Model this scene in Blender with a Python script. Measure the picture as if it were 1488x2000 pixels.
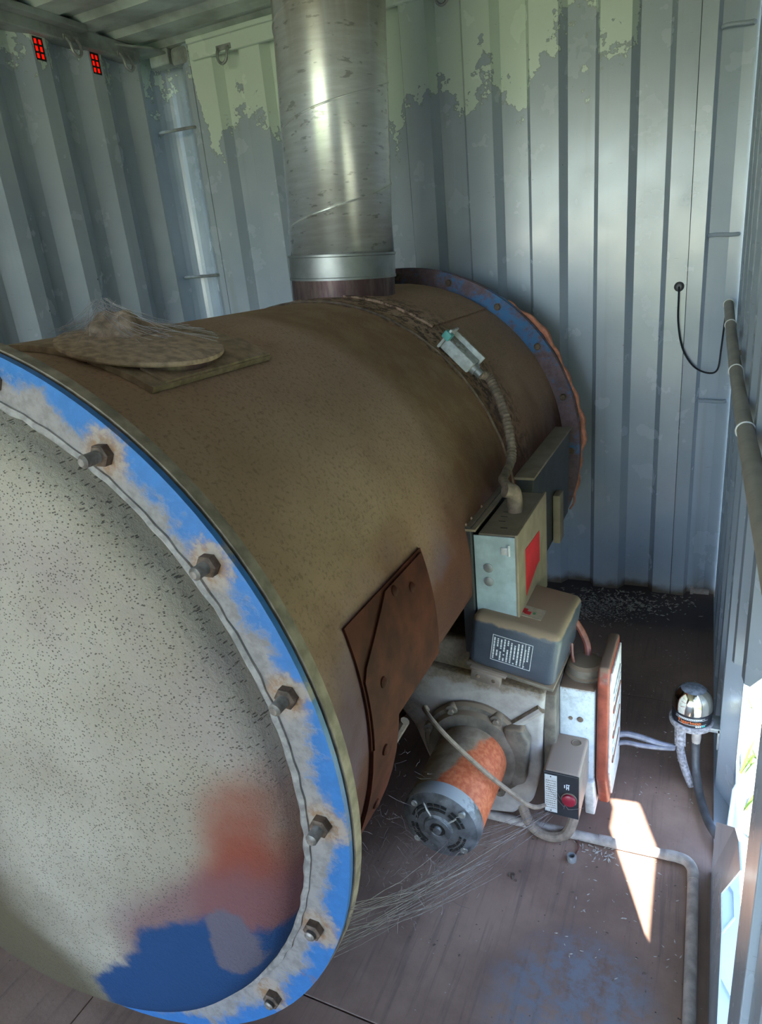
import bpy, bmesh, math, random
from mathutils import Vector, Matrix
from mathutils.geometry import delaunay_2d_cdt
random.seed(7)
S = bpy.context.scene
COL = S.collection
for o in list(bpy.data.objects): bpy.data.objects.remove(o)

# ------------------------------------------------------------------ camera
CAM = Vector((2.2524, -2.7466, 1.3807))
YAW, PITCH, ROLL, FPX = math.radians(26.434), math.radians(19.767), math.radians(-5.747), 1327.9
fw = Vector((-math.sin(YAW)*math.cos(PITCH), math.cos(YAW)*math.cos(PITCH), -math.sin(PITCH)))
rt = Vector((math.cos(YAW), math.sin(YAW), 0)); up = rt.cross(fw)
r2 = rt*math.cos(ROLL)+up*math.sin(ROLL); u2 = -rt*math.sin(ROLL)+up*math.cos(ROLL)
cd = bpy.data.cameras.new('camera'); cam = bpy.data.objects.new('camera', cd); COL.objects.link(cam)
cam.matrix_world = Matrix(((r2.x, u2.x, -fw.x, CAM.x), (r2.y, u2.y, -fw.y, CAM.y), (r2.z, u2.z, -fw.z, CAM.z), (0, 0, 0, 1)))
cd.sensor_fit = 'VERTICAL'; cd.sensor_height = 24.0; cd.lens = FPX*24/2000; cd.clip_start = 0.01; cd.clip_end = 300
S.camera = cam

# ------------------------------------------------------------------ sky, sun, exposure
SUNDIR = Vector((0.25, -0.65, 1.0)).normalized()          # towards the sun
w = bpy.data.worlds.new('world'); S.world = w; w.use_nodes = True
wn = w.node_tree; bg = wn.nodes['Background']
sky = wn.nodes.new('ShaderNodeTexSky'); sky.sky_type = 'NISHITA'; sky.sun_disc = False
sky.sun_elevation = math.asin(SUNDIR.z); sky.sun_rotation = math.atan2(SUNDIR.x, SUNDIR.y)
sky.air_density = 1.0; sky.dust_density = 0.2; sky.ozone_density = 2.0
wn.links.new(sky.outputs[0], bg.inputs[0]); bg.inputs[1].default_value = 0.78
sl = bpy.data.lights.new('sun', 'SUN'); sl.energy = 22.0; sl.angle = math.radians(0.6); sl.color = (1.0, 0.95, 0.87)
so = bpy.data.objects.new('sun', sl); COL.objects.link(so)
so.rotation_euler = SUNDIR.to_track_quat('Z', 'Y').to_euler(); so.location = (6, -12, 18)
S.view_settings.view_transform = 'Standard'; S.view_settings.look = 'None'
S.view_settings.gamma = 1.0; S.view_settings.use_curve_mapping = False
S.view_settings.exposure = 1.0

# ------------------------------------------------------------------ node helpers
class G:
    def __init__(s, name, rough=0.6, metal=0.0, spec=0.5):
        s.m = bpy.data.materials.new(name); s.m.use_nodes = True; s.nt = s.m.node_tree
        s.b = s.nt.nodes['Principled BSDF']; s.set('Roughness', rough); s.set('Metallic', metal); s.set('Specular IOR Level', spec)
        s.tc = s.nt.nodes.new('ShaderNodeTexCoord'); s.P = s.tc.outputs['Object']; s._sep = None
    def set(s, n, v):
        i = s.b.inputs[n]
        if isinstance(v, bpy.types.NodeSocket): s.nt.links.new(v, i)
        elif isinstance(v, (tuple, list)): i.default_value = (*v[:3], 1)
        else: i.default_value = v
    def inp(s, sock, v):
        if isinstance(v, bpy.types.NodeSocket): s.nt.links.new(v, sock)
        elif isinstance(v, (tuple, list)) and sock.type == 'RGBA': sock.default_value = (*v[:3], 1)
        else: sock.default_value = v
    def xyz(s):
        if not s._sep:
            n = s.nt.nodes.new('ShaderNodeSeparateXYZ'); s.nt.links.new(s.P, n.inputs[0]); s._sep = n.outputs
        return s._sep
    def mapv(s, sc=(1, 1, 1), loc=(0, 0, 0), rot=(0, 0, 0)):
        n = s.nt.nodes.new('ShaderNodeMapping'); s.nt.links.new(s.P, n.inputs[0])
        n.inputs['Scale'].default_value = sc; n.inputs['Location'].default_value = loc; n.inputs['Rotation'].default_value = rot
        return n.outputs[0]
    def noise(s, scale, detail=4, rough=0.55, vec=None, dist=0.0):
        n = s.nt.nodes.new('ShaderNodeTexNoise'); s.nt.links.new(vec or s.P, n.inputs['Vector'])
        n.inputs['Scale'].default_value = scale; n.inputs['Detail'].default_value = detail
        n.inputs['Roughness'].default_value = rough; n.inputs['Distortion'].default_value = dist
        return n.outputs[0]
    def vor(s, scale, vec=None, feat='F1', rnd=1.0):
        n = s.nt.nodes.new('ShaderNodeTexVoronoi'); n.feature = feat; s.nt.links.new(vec or s.P, n.inputs['Vector'])
        n.inputs['Scale'].default_value = scale; n.inputs['Randomness'].default_value = rnd
        return n.outputs[0]
    def mth(s, op, a, b=0.0, c=None, clamp=False):
        n = s.nt.nodes.new('ShaderNodeMath'); n.operation = op; n.use_clamp = clamp
        s.inp(n.inputs[0], a); s.inp(n.inputs[1], b)
        if c is not None: s.inp(n.inputs[2], c)
        return n.outputs[0]
    def step(s, v, a, b):                       # smooth 0..1 as v goes a..b
        n = s.nt.nodes.new('ShaderNodeMapRange'); n.interpolation_type = 'SMOOTHSTEP'
        s.inp(n.inputs['Value'], v); n.inputs['From Min'].default_value = min(a, b); n.inputs['From Max'].default_value = max(a, b)
        if a > b: n.inputs['To Min'].default_value = 1; n.inputs['To Max'].default_value = 0
        return n.outputs[0]
    def mix(s, f, a, b):
        n = s.nt.nodes.new('ShaderNodeMix'); n.data_type = 'RGBA'
        s.inp(n.inputs[0], f); s.inp(n.inputs[6], a); s.inp(n.inputs[7], b)
        return n.outputs[2]
    def bump(s, h, strength=0.3, dist=0.01, prev=None):
        n = s.nt.nodes.new('ShaderNodeBump'); n.inputs['Strength'].default_value = strength; n.inputs['Distance'].default_value = dist
        s.nt.links.new(h, n.inputs['Height'])
        if prev: s.nt.links.new(prev, n.inputs['Normal'])
        s.nt.links.new(n.outputs[0], s.b.inputs['Normal']); return n.outputs[0]
    def add(s, a, b): return s.mth('ADD', a, b)
    def mul(s, a, b): return s.mth('MULTIPLY', a, b)

def plain(name, c, rough=0.6, metal=0.0, var=0.25, scale=18, dust=0.0, dcol=(.30, .235, .17), spec=0.5):
    """painted or metal surface with mottled tone and dust lying on faces that look up"""
    g = G(name, rough, metal, spec)
    n = g.noise(scale, 5)
    col = g.mix(g.step(n, .3, .7), [x*(1-var) for x in c], [min(1, x*(1+var)) for x in c])
    if dust > 0:
        geo = g.nt.nodes.new('ShaderNodeNewGeometry'); sp = g.nt.nodes.new('ShaderNodeSeparateXYZ'); g.nt.links.new(geo.outputs['Normal'], sp.inputs[0])
        f = g.step(g.add(sp.outputs[2], g.mul(g.noise(scale*2.2, 5), .9)), 1.15-dust*.75, 1.42-dust*.75)
        col = g.mix(f, col, dcol)
        g.set('Roughness', g.add(g.mul(f, 0.9-rough), rough))
        if metal: g.set('Metallic', g.mul(g.mth('SUBTRACT', 1.0, f), metal))
        g.bump(g.noise(220, 3), .25, .002)
    g.set('Base Color', col)
    return g.m

# ------------------------------------------------------------------ mesh helpers
def link(name, me, mat, parent=None, smooth=True, sharp=35):
    o = bpy.data.objects.new(name, me); COL.objects.link(o)
    if mat: me.materials.append(mat)
    if parent:
        o.parent = parent
        r = parent
        while r.parent: r = r.parent
        off = r.location
        if off.length > 0: me.transform(Matrix.Translation(-off))
    if smooth:
        for p in me.polygons: p.use_smooth = True
        me.set_sharp_from_angle(angle=math.radians(sharp))
    return o
def obj(name, bm, mat, parent=None, smooth=True, sharp=35, recalc=True):
    if recalc: bmesh.ops.recalc_face_normals(bm, faces=bm.faces)
    me = bpy.data.meshes.new(name); bm.to_mesh(me); bm.free()
    return link(name, me, mat, parent, smooth, sharp)
def tag(o, label=None, cat=None, group=None, kind=None):
    if label: o['label'] = label
    if cat: o['category'] = cat
    if group: o['group'] = group
    if kind: o['kind'] = kind
    return o
def thing(name, loc, label, cat, group=None):
    o = bpy.data.objects.new(name, None); COL.objects.link(o); o.location = loc; o.empty_display_size = .05
    return tag(o, label, cat, group)
B = bmesh.new
def box(bm, lo, hi, bev=0.0, M=None, seg=2):
    b2 = B(); bmesh.ops.create_cube(b2, size=1)
    lo, hi = Vector(lo), Vector(hi)
    for v in b2.verts: v.co = Vector((lo[i]+(v.co[i]+.5)*(hi[i]-lo[i]) for i in range(3)))
    if bev > 0: bmesh.ops.bevel(b2, geom=b2.edges[:], offset=bev, segments=seg, profile=.5, affect='EDGES')
    merge(bm, b2, M)
def merge(bm, b2, M=None):
    if M: bmesh.ops.transform(b2, matrix=M, verts=b2.verts[:])
    mp = {v: bm.verts.new(v.co) for v in b2.verts}
    for f in b2.faces:
        try: bm.faces.new([mp[v] for v in f.verts])
        except ValueError: pass
    b2.free()
def frame(d):
    d = Vector(d).normalized(); a = Vector((0, 0, 1)) if abs(d.z) < .9 else Vector((1, 0, 0))
    x = a.cross(d).normalized(); return x, d.cross(x), d
def lathe(bm, base, axis, prof, n=32, cap=True, arc=None):
    """prof: list of (radius, height along axis)"""
    x, y, d = frame(axis); base = Vector(base); rings = []
    for r, h in prof:
        if r < 1e-6: rings.append([bm.verts.new(base+d*h)])
        else: rings.append([bm.verts.new(base+d*h+(x*math.cos(2*math.pi*i/n)+y*math.sin(2*math.pi*i/n))*r) for i in range(n)])
    for a, b in zip(rings, rings[1:]):
        for i in range(n):
            j = (i+1) % n
            if len(a) == 1 and len(b) == 1: continue
            if len(a) == 1: bm.faces.new((a[0], b[i], b[j]))
            elif len(b) == 1: bm.faces.new((a[i], b[0], a[j]))
            else: bm.faces.new((a[i], b[i], b[j], a[j]))
    if cap:
        for r in (rings[0], rings[-1]):
            if len(r) > 2: bm.faces.new(r)
def tube(bm, pts, r, n=10, cap=True, rs=None):
    pts = [Vector(p) for p in pts]; rings = []; px = None
    for i, p in enumerate(pts):
        d = (pts[min(i+1, len(pts)-1)]-pts[max(i-1, 0)])
        if d.length < 1e-9: d = Vector((0, 0, 1))
        d.normalize()
        if px is None: x = frame(d)[0]
        else: x = (px-d*px.dot(d)); x = x.normalized() if x.length > 1e-6 else frame(d)[0]
        px = x; y = d.cross(x); rr = rs[i] if rs else r
        rings.append([bm.verts.new(p+(x*math.cos(2*math.pi*k/n)+y*math.sin(2*math.pi*k/n))*rr) for k in range(n)])
    for a, b in zip(rings, rings[1:]):
        for k in range(n): bm.faces.new((a[k], a[(k+1) % n], b[(k+1) % n], b[k]))
    if cap and n > 2: bm.faces.new(rings[0]); bm.faces.new(rings[-1])
def spline(pts, k=8):
    pts = [Vector(p) for p in pts]; out = []
    P = [pts[0]*2-pts[1]]+pts+[pts[-1]*2-pts[-2]]
    for i in range(1, len(P)-2):
        a, b, c, d = P[i-1:i+3]
        for j in range(k):
            t = j/k
            out.append(.5*((2*b)+(c-a)*t+(2*a-5*b+4*c-d)*t*t+(3*b-a-3*c+d)*t**3))
    out.append(pts[-1]); return out
def prism(bm, poly, axis, a, b, bev=0):
    """poly: 2D points in the two axes other than `axis`, extruded from a to b"""
    b2 = B(); ax = {'x': (1, 2), 'y': (0, 2), 'z': (0, 1)}[axis]; ai = 'xyz'.index(axis)
    def mk(q, t):
        v = [0, 0, 0]; v[ax[0]], v[ax[1]], v[ai] = q[0], q[1], t; return b2.verts.new(v)
    A = [mk(q, a) for q in poly]; C = [mk(q, b) for q in poly]; n = len(poly)
    b2.faces.new(A); b2.faces.new(C)
    for i in range(n): b2.faces.new((A[i], A[(i+1) % n], C[(i+1) % n], C[i]))
    bmesh.ops.recalc_face_normals(b2, faces=b2.faces)
    if bev: bmesh.ops.bevel(b2, geom=b2.edges[:], offset=bev, segments=3, profile=.5, affect='EDGES')
    merge(bm, b2)
def hexnut(bm, c, axis, r, h):
    lathe(bm, c, axis, [(r*.6, 0), (r, 0), (r, h*.85), (r*.85, h), (r*.6, h)], n=6)

XC, ZC, RB, RF, YN, YF = 1.202, .7053, .60, .662, -2.157, -.296     # burner drum: axis, radii, ends
W, H = 2.33, 2.36
Y0 = -5.9; WR = 2.343
def cyl(r, ang, y):                      # point on the drum, angle in degrees up from +x
    a = math.radians(ang); return Vector((XC+r*math.cos(a), y, ZC+r*math.sin(a)))

# ================================================================== MATERIALS
def wall_paint(name, peel=0.0, axis='x'):
    g = G(name, .34)
    base = g.mix(g.step(g.noise(2.2, 5), .35, .7), (.38, .44, .52), (.46, .52, .59))
    base = g.mix(g.mul(g.step(g.noise(1.0, 4, vec=g.mapv((14, 14, .5))), .55, .75), .35), base, (.27, .28, .27))
    x, y, z = g.xyz()
    f = None
    if peel:
        u = x if axis == 'x' else y
        v = g.mapv((1.0, 1.0, .42))
        n1 = g.noise(4.2, 3, .5, vec=v); n2 = g.noise(24, 5, .62)
        h = g.mul(g.mth('SUBTRACT', z, 2.03), 1.05)
        t = g.add(g.add(g.mul(n1, 1.15), g.mul(n2, .62)), h)
        if axis == 'x':
            t = g.mth('SUBTRACT', t, g.mul(g.step(u, 1.9, 2.2), .42))
            t = g.mth('SUBTRACT', t, g.mul(g.step(u, .24, .19), .30)); t = g.mth('SUBTRACT', t, g.mul(g.step(u, 1.15, 1.35), .07))
        f = g.step(t, peel, peel+.006)
        base = g.mix(f, base, (.66, .76, .68))
        base = g.mix(g.mul(g.step(t, peel-.035, peel-.005), g.step(t, peel+.002, peel-.002)), base, (.33, .37, .36))
    sp = g.step(g.vor(9), .035, .022)
    base = g.mix(g.mul(sp, g.step(g.noise(3.1), .5, .6)), base, (.07, .07, .08))
    sc = g.step(g.noise(30, 2, vec=g.mapv((1, 1, 9), rot=(0, .5, .3))), .715, .74)
    base = g.mix(g.mul(sc, .3), base, (.16, .15, .15))
    if peel and axis == 'x':                    # bare, rusty foot of the wall
        base = g.mix(g.step(g.add(z, g.mul(g.noise(14), .06)), .075, .035), base, (.16, .13, .10))
    g.set('Base Color', base); g.set('Roughness', g.add(.15, g.mul(g.noise(8, 4), .20))); g.set('Specular IOR Level', .85)
    hb = g.add(g.mul(g.noise(5, 3), .6), g.mul(g.noise(60, 3), .03))
    b = g.bump(hb, .16, .01)
    if f: g.bump(f, .5, .0012, b)
    return g.m
M_far = wall_paint('peeling_blue_grey_paint', .845)
M_left = wall_paint('left_wall_paint', 1.19, 'y')
M_right = wall_paint('right_wall_paint')
M_ceil = plain('ceiling_paint', (.48, .54, .50), .45, var=.3, scale=6)
M_rail = wall_paint('rail_paint', .80)
M_raild = plain('dull_rail_paint', (.30, .33, .32), .5, var=.35, scale=9)

def m_floor():
    g = G('dusty_plywood', .55)
    n = g.noise(3.0, 6, .6); n2 = g.noise(1.0, 5, .65, vec=g.mapv((60, 3, 1)))
    c = g.mix(g.step(n, .35, .68), (.215, .13, .097), (.385, .245, .18))
    c = g.mix(g.mul(g.step(n2, .5, .7), .5), c, (.12, .085, .077))
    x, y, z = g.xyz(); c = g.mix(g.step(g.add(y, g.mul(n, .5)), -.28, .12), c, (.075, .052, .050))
    x, y, z = g.xyz()
    # scuffed blue-grey bare patch on the near panel
    d = g.mth('ADD', g.mth('POWER', g.mul(g.mth('SUBTRACT', x, 2.10), 4.5), 2.0), g.mth('POWER', g.mul(g.mth('SUBTRACT', y, -1.85), 4.0), 2.0))
    f = g.step(g.add(d, g.mul(n, .9)), 1.25, .55)
    c = g.mix(g.mul(f, g.step(g.noise(26, 6, .75), .36, .60)), c, (.205, .20, .22))
    sp = g.step(g.vor(55), .12, .06); c = g.mix(g.mul(sp, g.step(g.noise(6), .5, .62)), c, (.03, .025, .025))
    sp2 = g.step(g.vor(38, vec=g.mapv((1, 1.6, 1), rot=(0, 0, .6))), .075, .05); c = g.mix(g.mul(sp2, g.step(g.noise(4.2), .54, .62)), c, (.42, .38, .33))
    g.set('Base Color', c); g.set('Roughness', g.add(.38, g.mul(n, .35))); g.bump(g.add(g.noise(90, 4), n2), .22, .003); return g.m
M_floor = m_floor()

def m_drum():
    g = G('dust_covered_drum_paint', .78, spec=.3)
    x, y, z = g.xyz()                      # root at (XC, -1.2, 0)
    n = g.noise(4.5, 5); fine = g.noise(150, 3, .6)
    dust = g.mix(g.step(g.noise(2.2, 4), .35, .68), (.43, .265, .178), (.55, .36, .255))
    dust = g.mix(g.mul(g.step(fine, .50, .70), .45), dust, (.16, .10, .062))
    rust = g.mix(g.step(g.noise(11, 6, .7), .4, .65), (.28, .155, .075), (.36, .235, .13))
    yy = g.add(y, g.mul(g.mth('SUBTRACT', n, .5), .16))
    zone = g.mul(g.step(yy, -.22, -.12), g.step(yy, .26, .20))
    c = g.mix(g.mul(zone, .85), dust, rust)
    grit = g.mul(g.step(yy, .165, .19), g.step(yy, .50, .30)); c = g.mix(g.mul(grit, g.step(g.noise(38, 6, .75), .46, .56)), c, (.11, .065, .045))
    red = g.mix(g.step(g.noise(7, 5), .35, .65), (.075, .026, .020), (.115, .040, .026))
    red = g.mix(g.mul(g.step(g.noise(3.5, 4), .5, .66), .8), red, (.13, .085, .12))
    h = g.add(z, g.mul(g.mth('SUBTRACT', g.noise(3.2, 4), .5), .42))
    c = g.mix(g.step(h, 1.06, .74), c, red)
    g.set('Base Color', c); g.bump(g.add(fine, g.mul(g.noise(30, 5, .7), .6)), .35, .004); return g.m
M_drum = m_drum()

def m_cap():
    g = G('speckled_dust_end_cap', .85, spec=.25)
    x, y, z = g.xyz()
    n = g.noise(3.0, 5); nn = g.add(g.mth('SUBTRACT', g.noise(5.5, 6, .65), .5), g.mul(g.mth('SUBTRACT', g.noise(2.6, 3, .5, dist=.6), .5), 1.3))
    c = g.mix(g.step(n, .38, .66), (.30, .262, .205), (.385, .347, .285))
    c = g.mix(g.mul(g.step(g.noise(4.1, 3), .48, .68), .45), c, (.30, .245, .24))
    # light falling off towards the lower left, painted in as olive-brown
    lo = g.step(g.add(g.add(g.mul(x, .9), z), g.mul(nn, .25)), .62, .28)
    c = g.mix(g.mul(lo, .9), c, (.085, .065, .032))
    # rubbed patch: rusty primer then blue paint, lower right
    def d2(cx, cz, ax, az, rot=0.0):
        dx = g.mth('SUBTRACT', x, cx); dz = g.mth('SUBTRACT', z, cz); ca, sa = math.cos(rot), math.sin(rot)
        u = g.add(g.mul(dx, ca/ax), g.mul(dz, sa/ax)); v = g.add(g.mul(dx, -sa/az), g.mul(dz, ca/az))
        return g.mth('SQRT', g.add(g.mth('POWER', u, 2.0), g.mth('POWER', v, 2.0)))
    r = g.add(d2(.515, .56, .075, .20, -.25), g.mul(nn, .7)); c = g.mix(g.step(r, 1.45, .6), c, (.235, .062, .038))
    r3 = g.add(d2(.40, .43, .25, .10, .75), g.mul(nn, .8)); c = g.mix(g.mul(g.step(r3, 1.5, .8), .8), c, (.17, .085, .095))
    b = g.add(d2(.335, .285, .30, .155, .62), g.mul(nn, .75)); c = g.mix(g.step(b, 1.06, .92), c, (.014, .055, .155))
    b2 = g.add(d2(.475, .475, .045, .075, -.2), g.mul(nn, 2.2)); c = g.mix(g.step(b2, .8, .55), c, (.12, .105, .14))
    film = g.mth('MAXIMUM', g.step(r, .9, 1.3), 0.0); film = g.mul(film, g.step(b, .95, 1.1))
    pv = g.add(g.P, 0.0) if False else g.P
    sp = g.step(g.vor(190, vec=g.mapv((1, .2, 1.5), rot=(0, .6, 0))), .30, .22)
    sp = g.mul(sp, g.step(g.noise(110, 2), .40, .48))
    c = g.mix(g.mul(g.mul(sp, film), .85), c, (.07, .06, .05))
    g.set('Base Color', c); g.bump(g.mth('SUBTRACT', g.noise(140, 4, .7), g.mul(sp, .6)), .55, .004); return g.m
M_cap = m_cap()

def m_flange(name, blue, dusty, rustc, thr, inner=True):
    g = G(name, .5)
    x, y, z = g.xyz()
    rr = g.mth('SQRT', g.add(g.mth('POWER', x, 2.0), g.mth('POWER', g.mth('SUBTRACT', z, ZC), 2.0)))
    n = g.noise(5.5, 6, .65); n2 = g.noise(45, 5, .7)
    c = g.mix(g.step(n2, .35, .7), blue, [v*1.18 for v in blue])
    t = g.add(g.add(n, g.mul(n2, .35)), g.mul(g.mth('SUBTRACT', .640, rr), 5.5) if inner else 0.0)
    f = g.step(t, thr-.09, thr+.05)
    c = g.mix(f, c, g.mix(g.step(n2, .4, .65), dusty, [v*.72 for v in dusty]))
    rs = g.step(g.noise(9, 5, .7), .62, .70); c = g.mix(g.mul(rs, .7), c, rustc)
    if inner:
        dm = None
        for a in (51.7, 34.4, 17.0, -1.3, -20.8, -41.6):
            dx = g.mth('SUBTRACT', x, .627*math.cos(math.radians(a))); dz = g.mth('SUBTRACT', z, ZC+.627*math.sin(math.radians(a)))
            d = g.add(g.mul(dx, dx), g.mul(dz, dz)); dm = d if dm is None else g.mth('MINIMUM', dm, d)
        q = g.add(g.mth('SQRT', dm), g.mul(g.mth('SUBTRACT', n2, .5), .07))
        c = g.mix(g.step(q, .044, .022), c, g.mix(g.step(n2, .42, .62), (.36, .30, .26), (.30, .17, .09)))
    g.set('Base Color', c); g.set('Roughness', g.add(.42, g.mul(f, .45)))
    g.bump(g.add(f, n2), .4, .003); return g.m
M_flange = m_flange('chipped_bright_blue_flange', (.038, .165, .43), (.31, .285, .28), (.22, .13, .085), .73)
M_flange_back = plain('dusty_steel_rim', (.33, .26, .19), .7, var=.35, scale=30)
M_far_flange = m_flange('purple_brown_flange', (.03, .15, .36), (.19, .13, .15), (.13, .06, .04), .66, False)
M_gasket = plain('orange_gasket', (.52, .20, .12), .6, var=.3, scale=40)
M_saddle = plain('dusty_saddle_steel', (.39, .27, .185), .9, var=.25, scale=50)
M_lid = plain('gritty_brown_dust', (.50, .35, .25), .92, var=.3, scale=60)
M_rust = plain('brown_rusty_steel', (.155, .105, .075), .75, var=.45, scale=40)
M_mount = plain('rust_red_plate', (.066, .017, .010), .75, var=.4, scale=14, spec=.2)
M_dustp = plain('pale_caked_dust', (.34, .315, .30), .95, var=.3, scale=60)
M_bolt = plain('rusty_bolt_steel', (.15, .105, .08), .6, .3, var=.4, scale=70)
M_thread = plain('bright_thread_steel', (.27, .24, .22), .5, .5, var=.3, scale=90)

def m_flue():
    g = G('spiral_galvanised_flue', .30, .72)
    x, y, z = g.xyz()
    sc = g.noise(1.0, 6, .7, vec=g.mapv((9, 9, 70), rot=(.0, -.5, 0)))
    n = g.noise(3, 4)
    c = g.mix(g.step(sc, .35, .7), (.74, .73, .70), (.86, .86, .84))
    br = g.mul(g.step(g.add(z, g.mul(n, .35)), .62, 1.0), g.step(g.noise(1, 4, vec=g.mapv((16, 16, .8))), .40, .62))
    c = g.mix(g.mul(br, .6), c, (.30, .22, .11))
    c = g.mix(g.mul(g.step(g.noise(1, 4, vec=g.mapv((22, 22, 60), rot=(0, -.5, 0))), .60, .68), .5), c, (.22, .2, .18))
    g.set('Base Color', c); g.set('Roughness', g.add(.29, g.mul(sc, .12))); g.bump(sc, .12, .002)
    tn = g.nt.nodes.new('ShaderNodeTangent'); tn.direction_type = 'RADIAL'; tn.axis = 'Z'; g.nt.links.new(tn.outputs[0], g.b.inputs['Tangent'])
    g.set('Anisotropic', .85); g.set('Anisotropic Rotation', .25); return g.m
M_flue = m_flue()
M_collar = plain('galvanised_collar', (.40, .41, .40), .45, .85, var=.12, scale=20)
def m_stub():
    g = G('heat_stained_flue_stub', .42, .55)
    x, y, z = g.xyz(); n = g.noise(1, 5, .7, vec=g.mapv((30, 30, 5)))
    c = g.mix(g.step(n, .4, .65), (.135, .075, .075), (.22, .15, .13)); g.set('Base Color', c)
    g.set('Roughness', g.add(.3, g.mul(g.noise(40, 4), .35))); g.bump(g.noise(50, 4), .3, .002); return g.m
M_stub = m_stub()
def m_cast():
    g = G('dusty_cast_aluminium', .6, .1)
    geo = g.nt.nodes.new('ShaderNodeNewGeometry'); sp = g.nt.nodes.new('ShaderNodeSeparateXYZ'); g.nt.links.new(geo.outputs['Normal'], sp.inputs[0])
    x, y, z = g.xyz(); n = g.noise(16, 5, .65); fine = g.noise(120, 3)
    c = g.mix(g.step(n, .3, .7), (.31, .275, .255), (.46, .415, .385))
    gr = g.mix(g.step(fine, .4, .6), (.125, .085, .052), (.185, .13, .085))
    f = g.step(g.add(g.mul(x, -1.0), g.mul(n, .16)), .20, .34)                       # oily left end
    f = g.mth('MAXIMUM', f, g.step(g.add(sp.outputs[2], g.mul(n, .7)), .75, 1.05))   # dust on top faces
    f = g.mth('MAXIMUM', f, g.mul(g.step(g.add(z, g.mul(n, .12)), .46, .49), .8))
    g.set('Base Color', g.mix(f, c, gr)); g.bump(fine, .2, .002); return g.m
M_cast = m_cast()
M_castd = plain('grimy_cast_flange', (.15, .125, .10), .6, .1, var=.4, scale=22, dust=.5, dcol=(.22, .155, .105))
def m_motor():
    g = G('dusty_orange_motor_paint', .65)
    x, y, z = g.xyz(); n = g.mth('SUBTRACT', g.noise(22, 6, .7), .5)
    o = g.mix(g.step(g.noise(90, 3), .35, .65), (.42, .085, .028), (.55, .15, .06))
    d = g.mix(g.step(g.noise(40, 4), .35, .65), (.23, .16, .105), (.32, .24, .17))
    v = g.add(g.add(g.mul(g.add(x, .040), 17.0), g.mul(g.add(y, .20), -6.0)), g.mul(n, 1.0))
    f = g.mul(g.step(v, -.12, .12), g.step(g.add(g.mul(x, 6.0), g.mul(n, .6)), .42, .24))
    g.set('Base Color', g.mix(f, d, o)); g.bump(g.noise(180, 3), .25, .002); return g.m
M_orange = m_motor()
M_bell = plain('scuffed_grey_end_bell', (.11, .115, .13), .5, .2, var=.45, scale=34, dust=.35, dcol=(.33, .34, .36))
M_dark = plain('black_recess', (.012, .011, .011), .8, var=.2)
M_trafo = plain('dark_blue_grey_enamel', (.065, .078, .105), .38, var=.18, scale=10, dust=.62, dcol=(.31, .22, .15))
M_red = plain('red_brown_cover_paint', (.27, .062, .036), .42, var=.3, scale=34, dust=.4, dcol=(.26, .16, .11))
def m_pump():
    g = G('flaking_white_cover_paint', .5)
    geo = g.nt.nodes.new('ShaderNodeNewGeometry'); sp = g.nt.nodes.new('ShaderNodeSeparateXYZ'); g.nt.links.new(geo.outputs['Normal'], sp.inputs[0])
    n = g.noise(60, 5, .75); c = g.mix(g.step(n, .40, .62), (.62, .66, .68), (.50, .55, .58))
    c = g.mix(g.step(g.noise(45, 5, .8), .64, .68), c, (.12, .08, .08))
    c = g.mix(g.step(g.add(sp.outputs[2], g.mul(n, .5)), .4, .7), c, (.24, .15, .10)); g.set('Base Color', c); g.bump(n, .3, .002); return g.m
M_pump = m_pump()
M_white = plain('chalky_white_paint', (.62, .60, .57), .6, var=.2, scale=50)
M_ctl = plain('brown_grey_relay_cover', (.27, .22, .19), .42, .3, var=.15, scale=30, dust=.6, dcol=(.34, .245, .185))
M_black = plain('black_plastic', (.022, .022, .026), .4, var=.2)
M_rubber = plain('grey_rubber_hose', (.075, .075, .08), .42, var=.25, scale=30)
M_dustcable = plain('dusty_cable_sheath', (.24, .18, .135), .8, var=.25, scale=60)
M_lead = plain('red_brown_ignition_lead', (.17, .05, .035), .5, var=.3, scale=60)
M_silver = plain('plate_silver', (.62, .62, .62), .45, .3, var=.12, scale=80)
M_printw = plain('white_print', (.70, .72, .75), .6, var=.1)
M_knob = plain('red_knob_plastic', (.26, .012, .03), .35, var=.1)
M_stickr = plain('red_warning_sticker', (.55, .02, .025), .5, var=.12, scale=30)
M_stickp = plain('faded_paper_sticker', (.42, .36, .27), .7, var=.15, scale=60)
M_green = plain('green_print', (.05, .22, .09), .6, var=.1)
M_boxp = plain('dusty_tan_enclosure', (.27, .215, .155), .6, var=.14, scale=20)
M_boxb = plain('pale_blue_grey_enclosure_end', (.37, .46, .49), .5, var=.14, scale=30)
M_boxd = plain('dark_grey_box', (.035, .036, .04), .5, var=.2, dust=.6, dcol=(.22, .17, .125))
M_sw = plain('pale_switch_housing', (.50, .52, .52), .5, var=.2, scale=60, dust=.10)
M_teal = plain('teal_terminal', (.12, .40, .37), .5, var=.1)
M_chrome = plain('chromed_dome', (.78, .74, .64), .10, 1.0, var=.03)
M_dome = plain('dusty_dome_top', (.20, .215, .25), .5, .3, var=.35, scale=90)
M_band = plain('black_label_band', (.012, .012, .016), .35, var=.1)
M_txt = plain('orange_lettering', (.75, .16, .03), .5, var=.05)
M_tealp = plain('teal_print', (.05, .45, .40), .5, var=.05)
M_hosegrey = plain('grey_purple_oil_line', (.20, .19, .22), .35, .2, var=.25, scale=50)
M_braid = plain('lint_covered_hose', (.27, .25, .265), .9, var=.4, scale=130)
M_cond = plain('beige_conduit_plastic', (.42, .37, .30), .5, var=.12, scale=20)
M_tie = plain('white_cable_tie', (.78, .78, .76), .4, var=.05)
M_pipe = plain('dusty_floor_pipe', (.40, .34, .30), .7, var=.25, scale=40)
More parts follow.
